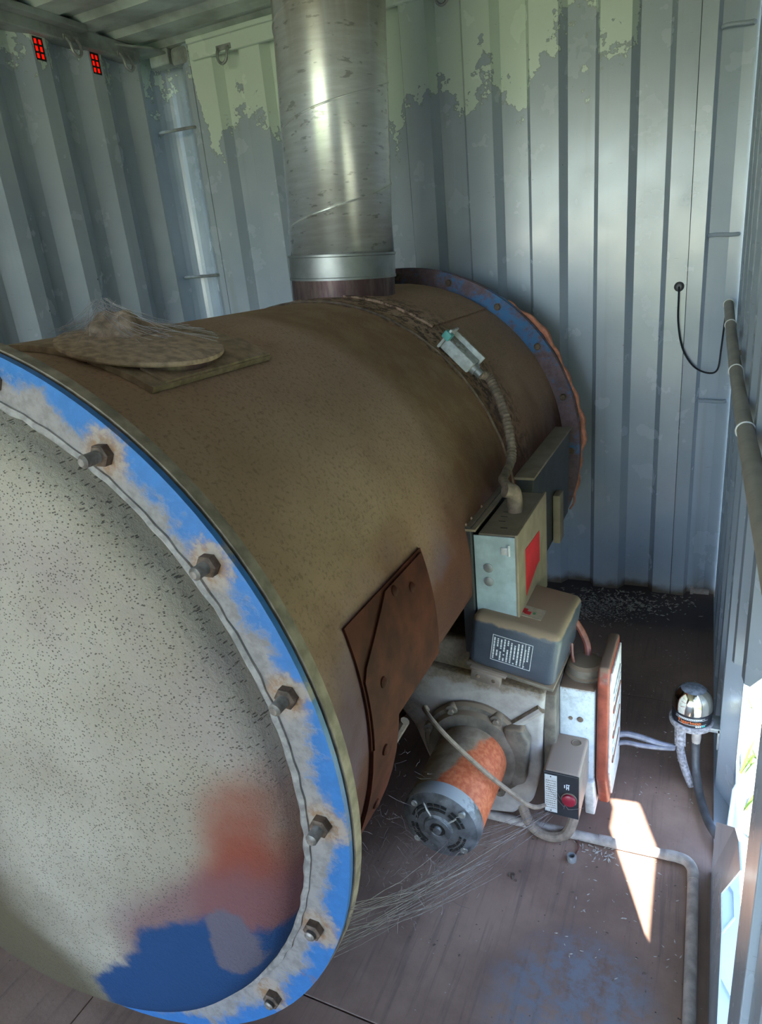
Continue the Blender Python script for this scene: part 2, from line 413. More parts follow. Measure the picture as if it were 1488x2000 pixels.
M_cable = plain('black_cable', (.015, .02, .03), .4, var=.2)
M_web = plain('cobweb_silk', (.42, .38, .37), .9, var=.3, scale=60)
M_webd = plain('dusty_cobweb_silk', (.20, .165, .155), .9, var=.3, scale=60)
M_chip = plain('pale_paint_chip', (.47, .42, .37), .8, var=.3, scale=300)
M_leaf = plain('dry_leaf_scrap', (.13, .095, .07), .8, var=.4, scale=90)
M_steel = plain('dull_grey_steel', (.33, .34, .34), .5, .5, var=.2, scale=40)
M_grass = plain('grass_blade', (.16, .34, .06), .6, var=.35, scale=8)
def m_ground():
    g = G('sunlit_grass_ground', .9, spec=.1)
    n = g.noise(1.2, 5); n2 = g.noise(18, 5, .7)
    c = g.mix(g.step(n2, .35, .65), (.085, .145, .04), (.13, .20, .065))
    x, y, z = g.xyz()
    pale = g.mix(g.step(n2, .4, .62), (.50, .50, .40), (.36, .36, .26))
    d = g.step(g.mth('ABSOLUTE', g.mth('SUBTRACT', x, 2.75)), .7, .35)
    c = g.mix(g.mul(d, g.step(n, .25, .5)), c, pale)
    g.set('Base Color', c); g.bump(n2, .5, .03); return g.m
M_ground = m_ground()
def m_vent():
    m = bpy.data.materials.new('red_translucent_vent'); m.use_nodes = True; nt = m.node_tree; nt.nodes.clear()
    o = nt.nodes.new('ShaderNodeOutputMaterial'); t = nt.nodes.new('ShaderNodeBsdfTranslucent'); d = nt.nodes.new('ShaderNodeBsdfDiffuse'); a = nt.nodes.new('ShaderNodeMixShader')
    n = nt.nodes.new('ShaderNodeTexNoise'); n.inputs['Scale'].default_value = 120
    r = nt.nodes.new('ShaderNodeMix'); r.data_type = 'RGBA'; r.inputs[6].default_value = (.95, .03, .02, 1); r.inputs[7].default_value = (1, .09, .03, 1)
    nt.links.new(n.outputs[0], r.inputs[0]); nt.links.new(r.outputs[2], t.inputs[0]); d.inputs[0].default_value = (.6, .02, .02, 1)
    a.inputs[0].default_value = .2; nt.links.new(t.outputs[0], a.inputs[1]); nt.links.new(d.outputs[0], a.inputs[2]); nt.links.new(a.outputs[0], o.inputs[0]); return m
M_vent = m_vent()

# ================================================================== STRUCTURE
def struct(name, bm, mat, smooth=False, parent=None, recalc=True, sharp=30):
    o = obj(name, bm, mat, parent, smooth, sharp, recalc)
    if not parent: o['kind'] = 'structure'
    return o
PITCH_S, D_S = .268, .036
SEG = [(0, 0), (.065, 0), (.133, 1), (.198, 1)]            # along +y from the start of an inner flat
def breaks(p0, ya, yb):
    out = []
    k0 = math.floor((ya-p0)/PITCH_S)-1
    for k in range(k0, k0+60):
        for dy, s in SEG:
            y = p0+k*PITCH_S+dy
            if ya < y < yb: out.append((y, s))
    def val(y):
        t = (y-p0) % PITCH_S
        pts = SEG+[(PITCH_S, 0)]
        for (a, s), (b, u) in zip(pts, pts[1:]):
            if a <= t <= b: return s+(u-s)*(t-a)/(b-a)
        return 0
    return [(ya, val(ya))]+out+[(yb, val(yb))], val
def side_wall(name, x0, sgn, p0, ya, yb, za, zb, holes, mat):
    br, val = breaks(p0, ya, yb); vs, es = [], []
    for y, s in br:
        i = len(vs); vs += [Vector((y, za)), Vector((y, zb))]; es.append((i, i+1))
    n = len(br)
    for k in range(n-1): es += [(2*k, 2*k+2), (2*k+1, 2*k+3)]
    for hp in holes:
        i = len(vs); vs += [Vector(q) for q in hp]; es += [(i+j, i+(j+1) % len(hp)) for j in range(len(hp))]
    v2, e2, f2, *_ = delaunay_2d_cdt(vs, es, [], 0, 1e-5)
    def inside(p, hp):
        c = False
        for (ax, ay), (bx, by) in zip(hp, hp[1:]+hp[:1]):
            if (ay > p[1]) != (by > p[1]) and p[0] < (bx-ax)*(p[1]-ay)/(by-ay)+ax: c = not c
        return c
    bm = B(); mv = [bm.verts.new((x0+sgn*D_S*val(v.x), v.x, v.y)) for v in v2]
    for f in f2:
        c = sum((v2[i] for i in f), Vector((0, 0)))/len(f)
        if any(inside(c, h) for h in holes): continue
        if len(f) == 3:
            a, b_, c_ = (v2[i] for i in f)
            if abs((b_-a).cross(c_-a)) < 1e-8: continue
        bm.faces.new([mv[i] for i in f])
    bm.verts.ensure_lookup_table()
    for v in [v for v in bm.verts if not v.link_faces]: bm.verts.remove(v)
    for f in bm.faces:
        f.normal_update()
        if f.normal.x*sgn > 0: f.normal_flip()
    o = struct(name, bm, mat, False, recalc=False)
    md = o.modifiers.new('thickness', 'SOLIDIFY'); md.thickness = .0025; md.offset = -1
    return o
VENTS = [(-.603, 2.235), (-.335, 2.237)]
vh = [[(y-.021, z-.036), (y+.021, z-.036), (y+.021, z+.036), (y-.021, z+.036)] for y, z in VENTS]
side_wall('wall_left', 0.0, -1, -.634, Y0, -.08, 0, 2.36, vh, M_left)
HOLE = [(-1.19, .45), (-1.35, .535), (-1.56, .64), (-1.66, .68), (-1.96, 1.10), (-2.05, 1.10), (-2.05, .012), (-1.66, .012), (-1.268, .012), (-1.258, .13), (-1.20, .165)]
side_wall('wall_right', WR, 1, -1.11, Y0, .03, 0, 2.36, [HOLE], M_right)

# far end wall: left corner post, corrugated sheet, right corner post, one folded sheet
prof = [(-.036, -.085), (-.036, .03), (-.030, .062), (-.022, .076), (-.010, .088), (.004, .096), (.022, .101), (.045, .102), (.066, .097), (.085, .087), (.103, .072), (.120, .054), (.136, .034), (.152, .016), (.172, .004), (.200, .000), (.2035, .012), (.207, 0)]
s0 = 1.745-.2365*6
ev = []
for k in range(0, 8):
    xs = s0+.2365*k
    ev.append((xs, 's'))
    if k < 8: ev.append((xs+.118, 'w'))
for x, t in ev:
    if x > 2.15: break
    if t == 's': prof += [(x-.012, 0), (x+.012, .045)]
    else: prof += [(x-.010, .045), (x+.010, 0)]
prof = [p for p in prof if p[0] < 2.15]
if prof[-1][1] > .02: prof += [(2.09, .045), (2.112, 0)]
prof += [(2.174, 0), (2.177, .010), (2.18, 0), (2.224, -.004), (2.236, .040), (2.30, .045), (WR+.036, .03)]
bm = B()
lo = [bm.verts.new((x, y, 0)) for x, y in prof]; hi = [bm.verts.new((x, y, 2.36)) for x, y in prof]
for i in range(len(prof)-1): bm.faces.new((lo[i], lo[i+1], hi[i+1], hi[i]))
o = struct('wall_far', bm, M_far, recalc=False)
md = o.modifiers.new('thickness', 'SOLIDIFY'); md.thickness = .003; md.offset = 1

# floor: joists zone below, plywood panels above
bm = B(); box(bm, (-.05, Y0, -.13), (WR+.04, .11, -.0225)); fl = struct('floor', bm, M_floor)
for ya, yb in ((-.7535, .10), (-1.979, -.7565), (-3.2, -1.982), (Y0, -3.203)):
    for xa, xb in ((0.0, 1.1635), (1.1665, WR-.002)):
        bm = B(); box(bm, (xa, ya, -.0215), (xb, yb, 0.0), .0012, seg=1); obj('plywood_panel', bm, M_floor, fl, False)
# corrugated roof sheet with swages across the width
bm = B(); y = Y0; ps = []
while y < .09:
    ps += [(y, 0), (y+.10, 0), (y+.122, .020), (y+.188, .020)]; y += .21
ps = [p for p in ps if p[0] < .09]+[(.11, 0)]
a = [bm.verts.new((-.05, y, 2.338+z)) for y, z in ps]; b = [bm.verts.new((WR+.045, y, 2.338+z)) for y, z in ps]
for i in range(len(ps)-1): bm.faces.new((a[i], b[i], b[i+1], a[i+1]))
o = struct('ceiling', bm, M_ceil, recalc=False); md = o.modifiers.new('thickness', 'SOLIDIFY'); md.thickness = .003; md.offset = -1
# header over the far wall, top side rails, corner gussets
bm = B(); box(bm, (.225, -.022, 2.262), (2.20, .001, 2.336), .004); box(bm, (.225, -.040, 2.318), (2.20, -.022, 2.336), .003); struct('trim_1', bm, M_rail)
bm = B(); box(bm, (-.036, Y0, 2.275), (.030, -.10, 2.336), .006); box(bm, (.030, Y0, 2.312), (.075, -.42, 2.336), .004); struct('trim_2', bm, M_raild)
bm = B(); box(bm, (WR-.03, Y0, 2.275), (WR+.036, .02, 2.336), .006); struct('trim_3', bm, M_raild)
bm = B(); box(bm, (.004, -.018, 2.274), (.105, .05, 2.336), .006); box(bm, (.105, -.006, 2.262), (.205, .05, 2.336), .02)
prism(bm, [(-.03, -.36), (.10, -.10), (.10, -.02), (-.03, -.02)], 'z', 2.312, 2.320); struct('trim_4', bm, M_raild)
bm = B(); tube(bm, [(-.020, -.082, .0), (-.020, -.082, 2.27)], .006, 8); struct('trim_5', bm, M_silver, True)       # bright weld edge of the left corner post

bm = B(); box(bm, (WR-.003, Y0, -.02), (WR+.05, .03, .004)); struct('trim_6', bm, M_right)

bm = B(); box(bm, (2.336, -2.10, 0), (2.352, -1.988, 2.27), .002); struct('trim_8', bm, M_right)        # door post at the near edge of the opening
# ================================================================== OUTSIDE
bm = B(); bmesh.ops.create_grid(bm, x_segments=8, y_segments=8, size=60)
for v in bm.verts: v.co.z = -.16
tag(obj('lawn', bm, M_ground, None, False), kind='structure')
bm = B()
for i in range(1500):
    x = 2.42+random.random()**1.3*1.2; y = -2.6+random.random()*3.2
    if math.sin(x*17+y*9)+math.sin(y*23-x*5) < .25: continue
    h = .03+random.random()*.09; a = random.random()*6.28; dx, dy = math.cos(a), math.sin(a); wd = .004+.004*random.random()
    p = Vector((x, y, -.16)); q = p+Vector((dx*h*.5, dy*h*.5, h)); m_ = p.lerp(q, .55)+Vector((0, 0, h*.12))
    s = Vector((-dy, dx, 0))*wd
    v = [bm.verts.new(c) for c in (p-s, p+s, m_+s*.8, m_-s*.8, q)]
    bm.faces.new(v[:4]); bm.faces.new((v[3], v[2], v[4]))
tag(obj('grass_tufts', bm, M_grass, None, False, recalc=False), 'green grass tufts on the pale ground outside the cut hole', 'grass', kind='stuff')
bm = B(); A = [(2.385, -1.25, 1.446), (2.385, -1.81, 1.446), (2.513, -2.144, 1.201), (2.517, -2.82, 1.194), (2.66, -2.82, .945), (2.66, -1.25, .945)]
lo = [bm.verts.new(p) for p in A]; hi = [bm.verts.new(Vector(p)+Vector((.003, 0, .003))) for p in A]
bm.faces.new(lo); bm.faces.new(hi)
for i in range(6): bm.faces.new((lo[i], lo[(i+1) % 6], hi[(i+1) % 6], hi[i]))
struct('sun_blocker', bm, M_right)         # unseen sheet, added and notched to trim the sun patch
# bent rail of sheet left standing in the opening
bm = B(); A = [(2.335, -1.398, .0), (2.336, -1.398, .149), (2.355, -1.60, .33), (2.356, -1.68, .375), (2.356, -1.751, .382), (2.340, -1.64, .202), (2.340, -1.725, .203), (2.336, -1.852, .153), (2.334, -1.955, .13), (2.330, -1.955, .0)]
lo = [bm.verts.new(p) for p in A]; hi = [bm.verts.new(Vector(p)+Vector((.003, 0, 0))) for p in A]
f = bm.faces.new(lo); g_ = bm.faces.new(hi)
for i in range(len(A)): bm.faces.new((lo[i], lo[(i+1) % len(A)], hi[(i+1) % len(A)], hi[i]))
bmesh.ops.triangulate(bm, faces=[f, g_]); struct('trim_7', bm, M_right)

# ================================================================== DRUM HEATER
HT = thing('drum_heater', (XC, -1.2, 0), 'big dusty brown cylindrical drum heater with blue bolted end flange', 'heater')
# shell, with an opening for the burner on its right side
HA0, HA1, HY0, HY1 = -54, -5, -1.86, -1.20
angs = sorted(set([a for a in range(-180, 180, 3)]+[HA0, HA1])); ys = sorted(set([YN+.02, HY0, HY1, -1.013, -1.0, YF]+[YN+.02+(YF-YN-.02)*i/24 for i in range(25)]))
bm = B(); gv = {}
for a in angs:
    for y in ys: gv[a, y] = bm.verts.new(cyl(RB+(.0045 if y > -1.005 else 0), a, y))
for i, a in enumerate(angs):
    b = angs[(i+1) % len(angs)]
    for y, y2 in zip(ys, ys[1:]):
        if i < len(angs)-1 and HA0 <= a < HA1 and HY0 <= y < HY1: continue
        bm.faces.new((gv[a, y], gv[a, y2], gv[b, y2], gv[b, y]))
for f in bm.faces:
    f.normal_update(); c = f.calc_center_median()
    if f.normal.dot(c-Vector((XC, c.y, ZC))) < 0: f.normal_flip()
o = obj('shell', bm, M_drum, HT, recalc=False); md = o.modifiers.new('thickness', 'SOLIDIFY'); md.thickness = .006; md.offset = -1
def patch(name, r, t, a0, a1, y0, y1, mat, cut=0.0, parent=None, n=12):
    """curved plate lying on the drum; cut chops its upper near corner"""
    bm = B(); rows = []
    for i in range(n+1):
        u = i/n; a = a0+(a1-a0)*u; ya = y0
        if cut and a1-a < cut*57: ya = y0+(cut-(a1-a)/57)*1.0
        rows.append([bm.verts.new(cyl(rr, a, yy)) for rr in (r, r+t) for yy in (ya, y1)])
    for p, q in zip(rows, rows[1:]):
        for i, j in ((0, 1), (1, 3), (3, 2), (2, 0)): bm.faces.new((p[i], p[j], q[j], q[i]))
    for e in (rows[0], rows[-1]): bm.faces.new((e[0], e[1], e[3], e[2]))
    return obj(name, bm, mat, parent or HT)
# burner mounting frame round the opening (four curved strips) and its rivets
patch('mount_plate', RB+.001, .004, HA1, 16.2, -1.966, -1.652, M_mount)
patch('mount_plate', RB+.005, .004, HA1, 15.6, -1.962, -1.66, M_mount, cut=.135)
patch('mount_plate', RB+.001, .007, HA0, HA1, -1.965, HY0, M_mount)
patch('mount_plate', RB+.001, .007, HA0, HA1, HY1, -1.12, M_mount)
patch('mount_plate', RB+.001, .007, -66, HA0, -1.965, -1.12, M_mount)
bm = B()
for a in range(HA0, HA1+1, 7): bm.verts.new(cyl(RB+.001, a, HY0-.012))
bm.free()
for a, y in ((14.4, -1.800), (12.2, -1.738), (4, -1.91), (-8, -1.92), (-20, -1.92), (-32, -1.92), (-44, -1.92)):
    bm = B(); p = cyl(RB+.008, a, y); lathe(bm, p, p-Vector((XC, y, ZC)), [(.010, 0), (.0095, .003), (.006, .006), (0, .007)], 12); obj('rivet', bm, M_mount, HT)
# refractory liner seen through the opening
bm = B(); lathe(bm, (XC, -1.98, ZC), (0, 1, 0), [(.30, 0), (.30, .9)], 32); obj('inner_liner', bm, M_rust, HT)
# weld bead at the seam
bm = B(); tube(bm, [cyl(RB+.002, a, -1.008+.002*math.sin(a*.7)) for a in range(-180, 181, 4)], .0045, 6, False); obj('weld_seam', bm, M_rust, HT)
# front end cap: knuckled, slightly domed
bm = B(); pr = [(.598, .012), (.592, .0), (.588, -.022), (.575, -.045), (.55, -.058)]+[(.55*(1-i/9), -.058-.030*(1-(1-i/9)**2)) for i in range(1, 9)]+[(0, -.088)]
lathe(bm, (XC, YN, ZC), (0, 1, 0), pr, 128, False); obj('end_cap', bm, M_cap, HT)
# front flange pair
def ring(name, r0, r1, y0, y1, mat, parent, n=128):
    bm = B(); lathe(bm, (XC, 0, ZC), (0, 1, 0), [(r0, y0), (r1, y0), (r1, y1), (r0, y1), (r0, y0)], n, False)
    bmesh.ops.remove_doubles(bm, verts=bm.verts, dist=1e-6); return obj(name, bm, mat, parent, True, 30)
ring('front_flange', .590, RF, YN, YN+.009, M_flange, HT)
ring('gasket', .596, RF-.006, YN+.009, YN+.014, M_dark, HT)
ring('back_flange', .598, RF+.002, YN+.014, YN+.032, M_flange_back, HT)
bm = B(); tube(bm, [cyl(.597+.0012*math.sin(a*1.3), a, YN-.0005) for a in range(-180, 181, 2)], .006, 6, False, rs=[.0045+.0022*random.random() for _ in range(181)]); obj('dust_fillet', bm, M_dustp, HT)
def bolt(ang, y, out, r=.627):
    p = cyl(r, ang, y); d = Vector((0, -1, 0))
    bm = B(); hexnut(bm, p, d, .0150, .0125); nut = obj('bolt', bm, M_bolt, HT)
    bm = B(); q = []
    k = 9
    for i in range(k): q += [(.0070, .012+out*i/k), (.0085, .012+out*(i+.5)/k)]
    q += [(.0070, .012+out), (.005, .014+out)]
    lathe(bm, p, d, q, 16); obj('thread', bm, M_thread, nut)
for i, (a, out) in enumerate([(51.7, .024), (34.4, .02), (17.0, .022), (-1.3, .020), (-20.8, .006), (-41.6, .006), (69, .02), (87, .02), (105, .02)]):
    bolt(a, YN, out, [.626, .631, .631, .624, .623, .636, .627, .627, .627][i])
# far flange, far head, gasket
ring('far_flange', .598, RF, YF-.03, YF-.020, M_far_flange, HT); ring('far_backing_flange', .598, RF+.001, YF-.014, YF, M_far_flange, HT)
for a in (71, 53, 35, 17, -1, 89):
    bm = B(); p = cyl(.632, a, YF-.03); lathe(bm, p, (0, -1, 0), [(.013, 0), (.013, .002)], 16); hexnut(bm, p-Vector((0, .002, 0)), (0, -1, 0), .011, .009); obj('bolt', bm, M_rust, HT)
bm = B(); lathe(bm, (XC, YF, ZC), (0, 1, 0), [(.60, 0), (.59, .03), (.5, .055), (.3, .07), (0, .075)], 64, False); obj('far_cap', bm, M_rust, HT)
bm = B(); pts = []; rs = []
for i in range(75):
    a = -22+i; e = min(1, (a+22)/14, (53-a)/8)
    pts.append(cyl(RF+.003+.006*math.sin(a*.21)+.0035*math.sin(a*.9), a, YF+.008+.004*math.sin(a*.5))); rs.append(.003+.008*max(0, e)*(.75+.3*math.sin(a*.37)))
tube(bm, pts, .008, 8, True, rs); obj('gasket_rope', bm, M_gasket, HT)
# plate under the flue, stub
patch('flue_plate', RB+.005, .006, 55.6, 124, -.88, -.355, M_drum)
bm = B(); box(bm, (0, 0, 0), (.1, .1, .1)); bm.free()
FX, FY, FR = 1.200, -.735, .158
tilt = Vector((.050, 0, .79)).normalized()
bm = B(); lathe(bm, (FX-.006, FY, 1.22), tilt, [(FR+.004, 0), (FR+.004, .205), (FR-.002, .205), (FR-.002, 0)], 64, False); obj('flue_stub', bm, M_stub, HT)
# inspection lid on its saddle
patch('saddle_plate', RB+.001, .010, 61.2, 100, -1.955, -1.63, M_saddle); patch('saddle_plate', RB+.011, .004, 61.5, 68.5, -1.925, -1.63, M_saddle, n=6)
th = .2170; LC = Vector((1.3740, -1.8321, 1.3002)); ln = Vector((math.sin(th), 0, math.cos(th)))
bm = B(); lathe(bm, LC-ln*.075, ln, [(.123, 0), (.123, .064), (.115, .064)], 48, False); obj('lid_neck', bm, M_stub, HT)
bm = B(); lathe(bm, LC-ln*.012, ln, [(0, 0), (.136, 0), (.1384, .003), (.1375, .008), (.11, .0115), (.06, .0135), (0, .015)], 64, False); lid = obj('inspection_lid', bm, M_lid, HT)
# lump of rag under cobweb at the lid's back edge
bm = B(); bmesh.ops.create_icosphere(bm, subdivisions=4, radius=1)
for v in bm.verts:
    n_ = v.co.copy(); k = 1+.16*math.sin(n_.x*5+1)*math.sin(n_.y*6)+.08*math.sin(n_.z*11+n_.x*7)
    v.co = LC+ln*.004+Vector((-.072, .028, -.002))+Vector((n_.x*.055*k, n_.y*.075*k, max(-.01, n_.z*.050*k*(1-.3*abs(n_.y)))))
obj('dirt_lump', bm, M_lid, HT)
# cradle feet and the slanting brace seen beside the motor
for y in (-1.95, -.55):
    bm = B(); pl = [(XC-.34, 0), (XC+.34, 0)]+[(XC+(RB+.002)*math.cos(math.radians(a)), ZC+(RB+.002)*math.sin(math.radians(a))) for a in range(-57, -124, -6)]
    prism(bm, pl, 'y', y-.01, y+.01); obj('cradle_foot', bm, M_rust, HT, False)
bm = B(); tube(bm, [(1.69, -1.60, .42), (1.455, -1.60, 0.004)], .011, 8); obj('brace', bm, M_dustcable, HT)

# ================================================================== FLUE PIPE
ft = Vector((FX-.006, FY, 1.22))
FL = thing('flue_pipe', tuple(ft+tilt*.15), 'tall shiny spiral galvanised flue pipe rising from the drum', 'pipe')
L = (2.335-1.22-.15*tilt.z)/tilt.z
bm = B(); lathe(bm, ft+tilt*.15, tilt, [(FR, .03), (FR, L)], 96, False); o = obj('duct', bm, M_flue, FL); md = o.modifiers.new('thickness', 'SOLIDIFY'); md.thickness = .001; md.offset = -1
bm = B(); lathe(bm, ft+tilt*.15, tilt, [(FR+.001, -.012), (FR+.009, -.012), (FR+.009, -.006), (FR+.007, -.004), (FR+.007, .052), (FR+.010, .054), (FR+.010, .060), (FR+.001, .060)], 96, False); obj('collar', bm, M_collar, FL)
x_, y_, d_ = frame(tilt)
for ph in (0, 1):
    bm = B(); pts = []
    for i in range(0, 200):
        t = i/199; h = .065+(L-.075)*t; a = 2*math.pi*((h*tilt.z)/.26)+ph*3.14*0
        if ph: break
        pts.append(ft+tilt*(.15+h)+(x_*math.cos(a+2.2)+y_*math.sin(a+2.2))*(FR+.0005))
    if pts: tube(bm, pts, .0028, 6); obj('spiral_seam', bm, M_flue, FL)
    else: bm.free()

# ================================================================== LIMIT SWITCH + CONDUIT ON THE DRUM
SW = thing('limit_switch', tuple(cyl(RB+.005, 45, -.93)), 'small pale limit switch with teal terminal, fixed to drum top by the seam', 'switch')
def local(ang, y, r=RB+.006):
    n = Vector((math.cos(math.radians(ang)), 0, math.sin(math.radians(ang)))); t = Vector((-n.z, 0, n.x)); o = cyl(r, ang, y)
    return Matrix(((t.x, 0, n.x, o.x), (t.y, 1, n.y, o.y), (t.z, 0, n.z, o.z), (0, 0, 0, 1)))     # local x up the drum, y along, z out
ML = local(44.5, -.96)
bm = B(); box(bm, (-.055, -.028, 0), (.045, .030, .034), .004, ML); obj('switch_body', bm, M_sw, SW)
bm = B(); box(bm, (.045, -.040, 0), (.052, .022, .060), .002, ML); box(bm, (-.060, .026, 0), (.05, .034, .048), .002, ML); obj('bracket', bm, M_sw, SW)
bm = B(); box(bm, (.036, -.046, .030), (.060, -.020, .052), .004, ML); obj('terminal', bm, M_teal, SW)
bm = B(); p = ML @ Vector((-.055, .0, .016)); lathe(bm, p, ML.to_3x3() @ Vector((-1, 0, 0)), [(.016, 0), (.016, .012), (.012, .014), (.012, .03)], 12); obj('gland', bm, M_steel, SW)
cp = [ML @ Vector((-.080, 0, .016)), cyl(.632, 35, -.935), cyl(.634, 29, -.965), cyl(.634, 22.5, -1.005), cyl(.632, 16.5, -1.055), cyl(.630, 14.4, -1.13), cyl(.640, 14.6, -1.195), Vector((1.838, -1.235, .868)), Vector((1.852, -1.25, .850))]
path = spline(cp, 22)
bm = B(); tube(bm, path, .0115, 12, True, [.0115+(.0016 if i % 3 == 0 else 0)*(1 if i < 95 else 0) for i in range(len(path))]); obj('flexible_conduit', bm, M_dustcable, SW)

# ================================================================== CONTROL ENCLOSURE
EB = thing('control_enclosure', (1.86, -1.25, .535), 'tan metal control box with red sticker mounted on the drum side', 'box')
bm = B(); box(bm, (1.816, -1.395, .545), (1.899, -1.105, .803), .002); obj('enclosure_body', bm, M_boxp, EB, False)
bm = B(); box(bm, (1.806, -1.40, .54), (1.903, -1.396, .800), .0015); o = obj('end_plate', bm, M_boxb, EB, False)
for z in (.722, .688):
    bm = B(); lathe(bm, (1.838, -1.4, z), (0, -1, 0), [(.011, 0), (.011, .002), (.007, .0035), (0, .004)], 20); obj('knockout', bm, M_steel, o)
bm = B(); box(bm, (1.884, -1.404, .755), (1.889, -1.4, .782), .001); box(bm, (1.868, -1.402, .758), (1.884, -1.4, .775), .0006); obj('latch', bm, M_silver, o)
bm = B(); box(bm, (1.8995, -1.401, .540), (1.906, -1.100, .806), .0015); door = obj('door', bm, M_boxp, EB, False)
bm = B(); v = [bm.verts.new((1.9068, y, z)) for y, z in ((-1.335, .745), (-1.19, .735), (-1.19, .655), (-1.215, .655), (-1.335, .628))]
bm.faces.new(v); v2 = [bm.verts.new(q.co-Vector((.0006, 0, 0))) for q in v]
for i in range(5): bm.faces.new((v[i], v[(i+1) % 5], v2[(i+1) % 5], v2[i]))
obj('warning_sticker', bm, M_stickr, door, False)
bm = B(); box(bm, (1.776, -1.41, .50), (1.804, -1.10, .822), .002); obj('back_box', bm, M_boxd, EB, False)
bm = B(); box(bm, (1.770, -1.412, .812), (1.815, -1.098, .818), .001); obj('back_box_lid', bm, M_boxp, EB, False)
bm = B(); tube(bm, spline([(1.843, -1.262, .862), (1.858, -1.25, .855), (1.862, -1.245, .835), (1.862, -1.245, .802)], 8), .0185, 14); obj('elbow', bm, M_dustcable, EB)
for x, y in ((1.85, -1.20), (1.86, -1.35), (1.845, -1.31), (1.842, -1.28), (1.84, -1.25)):
    bm = B(); box(bm, (x-.004, y-.006, .8028), (x+.012, y-.004, .8036)); obj('slot', bm, M_dark, EB, False)
for y in (-1.40, -1.36, -1.28):
    bm = B(); lathe(bm, (1.786, y, .822), (0, 0, 1), [(.007, 0), (.006, .004), (0, .006)], 10); obj('screw', bm, M_lid, EB)

# dark box further along the drum
JB = thing('terminal_box', (1.80, -.72, .50), 'dark grey terminal box with dusty ledge behind the control box', 'box')
bm = B(); prism(bm, [(1.755, .50), (1.842, .50), (1.848, .80), (1.757, .80)], 'y', -.985, -.435, .003); obj('box_body', bm, M_boxd, JB)
bm = B(); box(bm, (1.752, -1.0, .800), (1.853, -.425, .808), .002); box(bm, (1.768, -.99, .808), (1.776, -.43, .824), .002); obj('box_ledge', bm, M_boxp, JB)
bm = B(); box(bm, (1.846, -.72, .50), (1.868, -.66, .66), .002); obj('side_clip', bm, M_boxp, JB)

# ================================================================== OIL BURNER
BR = thing('oil_burner', (1.85, -1.35, 0), 'oil burner with dusty orange motor, blue-grey transformer and red cover', 'burner')
# cast housing
hp = [(1.56, .335), (1.575, .460), (1.964, .424), (1.955, .30), (1.952, .20), (1.93, .10), (1.88, .045), (1.80, .030), (1.73, .06), (1.67, .13), (1.625, .26)]
bm = B(); prism(bm, hp, 'y', -1.418, -1.17, .012); hs = obj('housing', bm, M_cast, BR)
bm = B(); prism(bm, [(1.585, .44), (1.600, .505), (1.79, .53), (1.83, .47), (1.82, .42)], 'y', -1.395, -1.19, .014); obj('housing_hump', bm, M_cast, BR)
bm = B(); tube(bm, [(1.88, -1.42, .315), (1.955, -1.418, .382)], .012, 10); obj('casting_rib', bm, M_cast, hs)
bm = B(); box(bm, (1.956, -1.405, .10), (1.985, -1.19, .415), .006); obj('cover_joint', bm, M_castd, BR)
bm = B(); lathe(bm, (1.42, -1.30, .40), (1, 0, 0), [(.10, 0), (.10, .2)], 32); obj('blast_tube', bm, M_rust, BR)
# motor mounting flange
MX, MZ = 1.792, .237
bm = B(); lathe(bm, (MX, -1.416, MZ), (0, -1, 0), [(.132, 0), (.134, .012), (.128, .020), (.118, .022), (.112, .034), (.095, .040)], 48); fl_ = obj('motor_flange', bm, M_castd, BR)
for a in (25, 60, 115, 160, 215, 300, 340):
    c = Vector((MX+.121*math.cos(math.radians(a)), -1.436, MZ+.121*math.sin(math.radians(a))))
    bm = B(); lathe(bm, c, (0, -1, 0), [(.016, -.01), (.015, .008), (.010, .009)], 14); hexnut(bm, c-Vector((0, .009, 0)), (0, -1, 0), .008, .006); obj('flange_lug', bm, M_castd, fl_)
bm = B(); prism(bm, [(1.87, .33), (1.915, .335), (1.933, .30), (1.92, .18), (1.885, .16)], 'y', -1.452, -1.418, .008); obj('flange_ear', bm, M_castd, fl_)
# motor body and end bell
bm = B(); lathe(bm, (MX, -1.45, MZ), (0, -1, 0), [(.080, 0), (.086, .006), (.087, .02), (.087, .205), (.085, .208)], 64); mo = obj('motor', bm, M_orange, BR)
bm = B(); lathe(bm, (MX, -1.655, MZ), (0, -1, 0), [(.0875, 0), (.0885, .004), (.0885, .022), (.084, .032), (.070, .039), (.052, .042), (.034, .043), (.030, .047), (.018, .047), (.016, .042), (0, .042)], 64, False); bell = obj('end_bell', bm, M_bell, mo)
bm = B(); lathe(bm, (MX, -1.697, MZ), (0, -1, 0), [(.0285, 0), (.0285, .007), (.018, .007), (.016, .002)], 32, False); lathe(bm, (MX, -1.700, MZ), (0, -1, 0), [(.009, 0), (.009, .008), (0, .009)], 20); obj('shaft_boss', bm, M_bell, mo)
bm = B(); lathe(bm, (MX, -1.6975, MZ), (0, -1, 0), [(0.016, 0), (.0165, .0045), (.0095, .0045)], 24, False); obj('shaft_recess', bm, M_dark, mo)
for a in list(range(-62, -15, 15))+list(range(22, 60, 15))+list(range(75, 112, 15))+list(range(128, 170, 14))+list(range(188, 232, 14)):
    if a in (): continue
    t = math.radians(a); u = Vector((math.cos(t), 0, math.sin(t))); s_ = Vector((-u.z, 0, u.x))
    bm = B()
    for rr, yy in ((.050, -1.6978), (.060, -1.6966)):
        c = Vector((MX, yy, MZ))+u*rr; v = []
        for q in (-1, 1):
            for k in (-1, 1):
                for d in (0, -.0016): v.append(c+s_*q*.0062+u*k*.0028+Vector((0, d, 0)))
        vs = [bm.verts.new(p) for p in v]; bmesh.ops.convex_hull(bm, input=vs)
    obj('vent_slot', bm, M_dark, bell, False)
